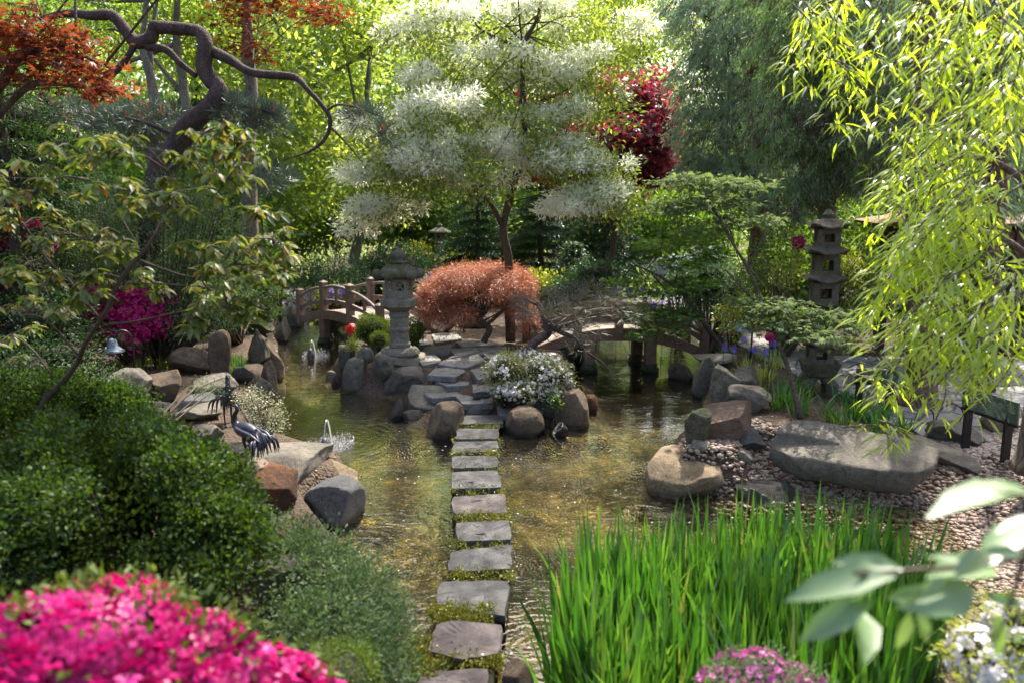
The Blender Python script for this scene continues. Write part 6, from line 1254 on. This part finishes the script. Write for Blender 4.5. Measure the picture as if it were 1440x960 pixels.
# ---- cedars on the right with feathery drooping sprays
def cedar(lab, trunk, lobes, seed, mat, dens=52, L_=.2, brown=.0, extra=None):
    def fn(p, o):
        r = rngf(seed + 1); n = len(p); k = 26; c_ = np.repeat(p, k, 0); oo = np.repeat(o * [1, 1, .3], k, 0); s_ = np.tile(np.linspace(0, 1, k), n); dirn = np.repeat(unit(o * [1, 1, 0] + r.normal(size=(n, 3)) * [.6, .6, .1]), k, 0)
        c2 = c_ + dirn * (s_ * L_)[:, None] + np.stack([0 * s_, 0 * s_, -(s_ ** 1.7) * L_ * .9], 1) + r.normal(size=(n * k, 3)) * .02
        ax = dirn * .5 + r.normal(size=(n * k, 3)) * .35 + np.array([0, 0, -.9]); return place(T_diamond(.17, .0), c2, ax, r.normal(size=ax.shape) + [0, -.3, .5], .08 * r.uniform(.6, 1.3, n * k), np.clip(.5 * np.repeat(r.uniform(0, 1, n), k) + .5 * r.uniform(0, 1, n * k), 0, 1))
    cr = [('crown', fn, mat, dens, dict(shell=.6, gap=.12, gsc=1.4))]
    if brown: cr.append(('inner_twigs', fn, M_CEDB, dens * brown, dict(shell=.2)))
    return tree('cedar_tree', lab, 'cedar tree', 'cedars with drooping sprays', trunk, lobes, cr, BK_CED, seed, r0=.03, extra=extra)
cedar('tall blue-green cedar left of the willow curtain, nearest the centre', [[(1065, 440, 15, .16), (1062, 250, 15, .14), (1058, 60, 15, .11), (1055, -120, 15, .06)]], [(1000, 30, 14.6, 50, 46, .8), (1050, 70, 14.2, 60, 50, .8), (990, 120, 14.6, 40, 44, .7), (1010, 190, 14.2, 54, 44, .8), (1070, 160, 14, 60, 50, .8), (1030, 250, 13.8, 46, 34, .7), (985, 235, 14.2, 26, 26, .5), (1050, -40, 14.8, 80, 50, 1), (1090, 250, 13.8, 50, 40, .7), (960, 0, 15, 30, 24, .6)], 1800, M_CEDAR, brown=.25)
cedar('grey-green cedar over the stone pagoda', [[(1170, 440, 12.6, .17), (1160, 300, 12.6, .15), (1165, 150, 12.6, .13), (1170, -60, 12.6, .09)]], [(1120, 60, 12.2, 60, 56, .8), (1180, 40, 12, 60, 56, .8), (1110, 170, 12, 56, 50, .7), (1180, 170, 11.8, 60, 60, .8), (1230, 110, 12, 60, 60, .8), (1110, 275, 12, 46, 34, .6), (1150, -30, 12.4, 110, 50, 1), (1225, 230, 12, 50, 40, .7), (1165, 250, 12, 44, 26, .6)], 1810, M_CEDG, brown=.5)
cedar('shadowed cedar behind the willow curtain at the right', [[(1290, 568, 8.9, .24), (1296, 520, 8.9, .17), (1300, 400, 9.0, .15), (1300, 200, 9.2, .13), (1300, -60, 9.4, .1)]], [(1290, 60, 10.6, 80, 70, .8), (1360, 40, 10.6, 80, 70, .8), (1300, 170, 10.6, 76, 60, .8), (1400, 150, 10.6, 70, 70, .8), (1330, 260, 10.6, 80, 40, .7), (1420, 260, 10.6, 60, 50, .7), (1330, -40, 10.8, 130, 50, 1)], 1820, M_CEDAR, dens=34, brown=.5)
# bare red-brown trunks at the right
for i, (tp, lb_) in enumerate([([(1388, 545, 9.6, .15), (1390, 480, 9.6, .12), (1392, 400, 9.6, .11), (1395, 250, 9.6, .10), (1396, 60, 9.6, .08), (1398, -120, 9.6, .05)], 'slender red-brown trunked cedar between the sign boards and right edge')]):
    cedar(lb_, [tp], [(1400, 120, 9.8, 50, 60, .5), (1410, 0, 9.8, 60, 60, .6)], 1830 + i, M_CEDAR, dens=22)

# ---- green japanese maples, right of centre
def layered(lab, trunk, lobes, mat, seed, dens=60, size=.07, group='green Japanese maples', k=5, gap=.1):
    return tree('japanese_maple', lab, 'maple tree', group, trunk, lobes, [('crown', lambda p, o: cloud(p, k, .07, size, T_maple(5, .25, 2.4, .25), seed + 1, o, nup=1.6, flat=.3, droop=.2, cvar=.5), mat, dens, dict(shell=.25, gap=gap, gsc=3))], BK_BRN, seed, r0=.010)
layered('green-leaved maple reaching over the near bridge', [[(1040, 520, 12, .045), (1000, 470, 12, .035), (965, 420, 12, .03), (930, 390, 12, .02), (890, 370, 12, .01)], [(985, 450, 12, .02), (950, 440, 11.8, .014), (905, 455, 11.6, .008)]],
    [(940, 345, 12.4, 60, 9, .5), (960, 370, 12.2, 44, 8, .5), (985, 330, 12.6, 46, 8, .5), (935, 408, 12, 50, 9, .5), (975, 398, 12, 40, 8, .5), (915, 440, 11.7, 44, 12, .4), (955, 440, 11.8, 44, 12, .4), (905, 468, 11.3, 26, 8, .3), (880, 395, 12.2, 30, 8, .3), (940, 465, 11.4, 36, 8, .3), (1000, 360, 12.4, 40, 10, .4)], M_JAPG, 1840, dens=34, gap=.3)
layered('sage green maple sapling with a leaning trunk on the right bank', [[(1127, 588, 7.6, .035), (1115, 540, 7.8, .03), (1098, 490, 8.0, .026), (1078, 440, 8.3, .022), (1050, 375, 8.6, .017), (1010, 310, 9.0, .01), (990, 270, 9.2, .006)], [(1078, 442, 8.3, .016), (1048, 410, 8.5, .012), (1020, 380, 8.8, .008)], [(1092, 475, 8.1, .014), (1130, 455, 8.1, .01), (1180, 460, 8.1, .006)], [(1050, 375, 8.6, .012), (1080, 330, 8.7, .008), (1110, 300, 8.8, .005)]],
    [(960, 255, 9.4, 46, 8, .4), (1000, 285, 9.2, 60, 9, .4), (950, 290, 9.4, 40, 8, .4), (1040, 260, 9.2, 50, 8, .4), (990, 320, 9.2, 46, 8, .35), (1060, 310, 9, 50, 8, .35), (1100, 432, 8.2, 60, 10, .4), (1150, 445, 8, 50, 10, .4), (1080, 455, 8.2, 46, 9, .35), (1140, 470, 7.9, 56, 10, .4), (1185, 480, 7.9, 30, 9, .3), (1060, 425, 8.4, 36, 7, .3), (1190, 455, 8, 26, 9, .3)], M_SAGE, 1850, dens=62, size=.06, gap=.25)

# ---- small leaning pine over the near bridge
LP = [[(714, 552, 9.9, .06), (728, 512, 9.9, .055), (752, 482, 10, .05), (770, 468, 10.2, .048), (764, 445, 10.4, .04), (754, 428, 10.6, .025)], [(766, 450, 10.2, .035), (785, 466, 10.1, .03), (808, 476, 10, .026), (822, 492, 10, .018), (845, 508, 10, .012), (862, 525, 10, .005)], [(764, 440, 10.4, .02), (800, 425, 10.6, .014), (850, 415, 10.8, .007)], [(785, 462, 10.1, .016), (830, 445, 10.2, .01), (880, 435, 10.3, .005)], [(756, 430, 10.5, .014), (735, 420, 10.5, .007)]]
def lp_extra(t, lb, paths):
    a, _ = tufts(lb, 34, 1861, .14, .028, 20, .3, .2); leaves('needles', a, M_PINEB, t)
tree('leaning_pine', 'small crooked pine with wispy needles leaning over the near bridge', 'pine tree', None, LP, [(755, 425, 10.6, 36, 14, .35), (800, 420, 10.7, 44, 14, .4), (840, 410, 10.9, 34, 12, .35), (735, 432, 10.5, 22, 14, .3), (850, 432, 10.5, 44, 9, .35), (800, 448, 10.3, 44, 12, .35), (822, 468, 10.1, 26, 14, .3), (772, 442, 10.2, 34, 12, .3), (808, 488, 10, 20, 10, .25), (880, 442, 10.3, 26, 6, .25)], [], BK_PINE, 1860, nl=6, r0=.01, extra=lp_extra)

# ---- willow: trunk at the right edge, bright hanging sprays
WSHADE = [(5.4, 5.6, 7.4, 1.6, 1.5, .9), (1.9, 10.0, 7.5, .95, 1.6, .5), (2.0, 13.0, 8.2, .95, 1.5, .5), (3.6, 10.5, 8.2, 1.0, 1.2, .6)]  # unseen leaf lobes above the view, added to shade stepping stones and pond
def willow():
    b = G(1455, 640, .36); c_, r_ = stemcurve([(1472, 652, 6.2, .28), (1462, 600, 6.2, .17), (1468, 480, 6.2, .14), (1484, 300, 6.1, .13), (1490, 100, 6.0, .13), (1480, -150, 5.9, .10)], 26); t = thing('willow_tree', 'willow with bright yellow-green hanging sprays at the right front', 'willow tree', c_[0]); r = rngf(1900)
    mb = MB(); mb.tube(wobble(c_, 9, .03), r_, 14)
    for q in [[(1482, 120, 6.0, .05), (1400, 40, 5.8, .035), (1300, 0, 5.6, .02), (1180, -10, 5.6, .01)], [(1480, 300, 6, .04), (1420, 240, 5.7, .028), (1360, 220, 5.5, .016), (1310, 240, 5.4, .008)], [(1485, 0, 6, .05), (1380, -60, 5.7, .03), (1240, -80, 5.6, .015), (1110, -60, 5.8, .008)], [(1470, 380, 6, .03), (1400, 330, 5.5, .02), (1320, 330, 5.3, .012), (1260, 350, 5.2, .006)]]: cc, rr_ = stemcurve(q, 14); mb.tube(cc, rr_, 8)
    # strands: (px,py start, px,py end, depth, leaves)
    st = []
    def strands(n, x0, x1, y0, y1, ln0, ln1, d0, d1, dx=-25):
        for _ in range(n):
            x = r.uniform(x0, x1); y = r.uniform(y0, y1); l = r.uniform(ln0, ln1); st.append((x, y, x + r.normal() * 22 + dx * 1.7 * l / 120, y + l, r.uniform(d0, d1)))
    strands(9, 1100, 1170, -20, 20, 60, 130, 5.2, 6.0, -10); strands(7, 1140, 1190, 60, 110, 50, 90, 5.2, 5.8, 5); strands(5, 1180, 1240, -30, 10, 50, 110, 5.2, 5.9)
    strands(24, 1300, 1420, -50, 60, 60, 150, 4.8, 5.8, -45); strands(26, 1330, 1450, 60, 200, 80, 170, 4.7, 5.8, -60); strands(12, 1400, 1470, -40, 120, 80, 180, 4.4, 5.4, -20); strands(24, 1310, 1450, 230, 320, 60, 150, 4.6, 5.6, -80); strands(26, 1270, 1440, 310, 410, 50, 140, 4.6, 5.4, -75); strands(14, 1360, 1460, 430, 520, 40, 90, 4.3, 5.0, -50); strands(12, 1330, 1450, 370, 460, 60, 110, 4.2, 5.0, -60); strands(4, 1285, 1320, 470, 520, 60, 100, 4.8, 5.2, 0); strands(3, 1180, 1240, 490, 530, 40, 60, 5.0, 5.3, 10)
    st += [(1235, 590, 1238, 640, 4.6), (1185, 600, 1180, 640, 4.6), (1160, 175, 1200, 210, 5.4)]
    C_, A_, N_, Z_, T_ = [], [], [], [], []
    for (x0, y0, x1, y1, d) in st:
        if y1 > 260 and x1 < 1205: x1 = 1205 + r.uniform(0, 60)
        a, b_ = P(x0, y0, d), P(x1, y1, d - .1); m_ = (a + b_) / 2 + [r.normal() * .06 + .05, r.normal() * .06, .06]; ln = np.linalg.norm(b_ - a); pth = spline([a, m_, b_], 12); mb.tube(pth, np.linspace(.006, .0018, 12), 4)
        n = int(ln * 44) + 8; s_ = r.uniform(.02, 1, n) ** .8; i = s_ * 10.99; i0 = i.astype(int); f = (i - i0)[:, None]; c2 = pth[i0] * (1 - f) + pth[np.minimum(i0 + 1, 11)] * f
        tg = unit(pth[np.minimum(i0 + 1, 11)] - pth[i0]); ph = r.uniform(0, 6.28, n); sd_ = np.stack([np.cos(ph), np.sin(ph), 0 * ph], 1); tw_ = r.normal(size=3) * .04
        c2 = c2 + sd_ * (.02 + .08 * r.uniform(0, 1, n) ** 2)[:, None]; C_.append(c2); A_.append(tg * .45 + sd_ * 1.0 + [-.12, 0, -.2] + r.normal(size=(n, 3)) * .2); N_.append(np.cross(A_[-1], np.cross(UPV, A_[-1])) + r.normal(size=(n, 3)) * .35); Z_.append(.13 * r.uniform(.55, 1.15, n)); T_.append(np.clip(r.uniform(0, .6, n) + r.uniform(0, .4), 0, 1))
    C_, A_, N_, Z_, T_ = map(np.concatenate, (C_, A_, N_, Z_, T_)); k = r.uniform(0, 1, len(C_)) < .13
    ov = [(np.array(q[:3], float), np.array(q[3:], float)) for q in WSHADE]; Pn, O = inlobes(ov, 20, 1950, shell=.3, gap=.3, gsc=1.0); leaves('shade_crown', cloud(Pn, 8, .25, .13, T_lance(.25), 1951, O, droop=.6), M_WILL, t)  # out-of-view leaf mass, added for the shade it casts
    for (c_o, ra) in ov: mb.tube(spline([c_[-1], (c_[-1] + c_o) / 2 + [0, 0, .6], c_o], 8), np.linspace(.07, .02, 8), 6)
    mb.build('trunk', BK_WIL, t, smooth=True); leaves('foliage', place(T_lance(.145, .3), C_[~k], A_[~k], N_[~k], Z_[~k], T_[~k]), M_WILL, t); leaves('silver_leaves', place(T_lance(.15, .22), C_[k], A_[k], N_[k], Z_[k] * .8, T_[k]), M_WILS, t)
willow()

# ---- blurred near branch with big leaves, bottom right
def nearbranch():
    D = 1.25; q = [(1560, 700, 1.35, .012), (1480, 760, 1.3, .009), (1400, 790, 1.25, .006), (1300, 800, 1.22, .004), (1200, 805, 1.2, .003)]; c_, r_ = stemcurve(q, 16); t = thing('leafy_branch', 'near blurred branch with large pale green leaves at the lower right', 'branch', c_[0]); mb = MB(); mb.tube(c_, r_, 8)
    for q2 in [[(1480, 760, 1.3, .006), (1440, 700, 1.25, .004), (1400, 690, 1.2, .002)], [(1440, 780, 1.27, .005), (1420, 850, 1.25, .003), (1400, 900, 1.22, .002)]]: cc, rr_ = stemcurve(q2, 8); mb.tube(cc, rr_, 6)
    mb.build('twigs', TWIG, t, smooth=True); r = rngf(5)
    Lf = [(1270, 800, 1170, 780, .5), (1260, 810, 1100, 826, .3), (1230, 845, 1115, 895, .4), (1200, 850, 1165, 885, .9), (1210, 855, 1230, 915, .9), (1280, 860, 1265, 915, .9), (1290, 850, 1310, 905, .7), (1330, 835, 1245, 835, .6), (1370, 830, 1290, 850, .8), (1400, 800, 1320, 790, .3), (1400, 860, 1410, 930, .9), (1350, 790, 1300, 775, .3), (1440, 780, 1385, 770, .4), (1440, 740, 1385, 778, .2), (1440, 690, 1310, 695, .1), (1455, 700, 1385, 665, .2), (1440, 850, 1385, 835, .8), (1330, 810, 1290, 835, .5), (1460, 850, 1450, 920, .8), (1230, 830, 1175, 838, .5), (1390, 775, 1350, 800, .6), (1470, 730, 1400, 735, .3)]
    C_ = np.array([P(a, b, D + r.normal() * .05) for a, b, *_ in Lf]); E_ = np.array([P(a[2], a[3], D + r.normal() * .05) for a in Lf]); A_ = E_ - C_; nr = np.array([[0, -a[4], 1 - a[4] * .6] for a in Lf]) + r.normal(size=(len(Lf), 3)) * .15
    leaves('leaves', place(T_ovate(.36, .07, .2), C_, A_, nr, np.linalg.norm(A_, axis=1), r.uniform(0, 1, len(Lf))), M_BIG, t)
nearbranch()
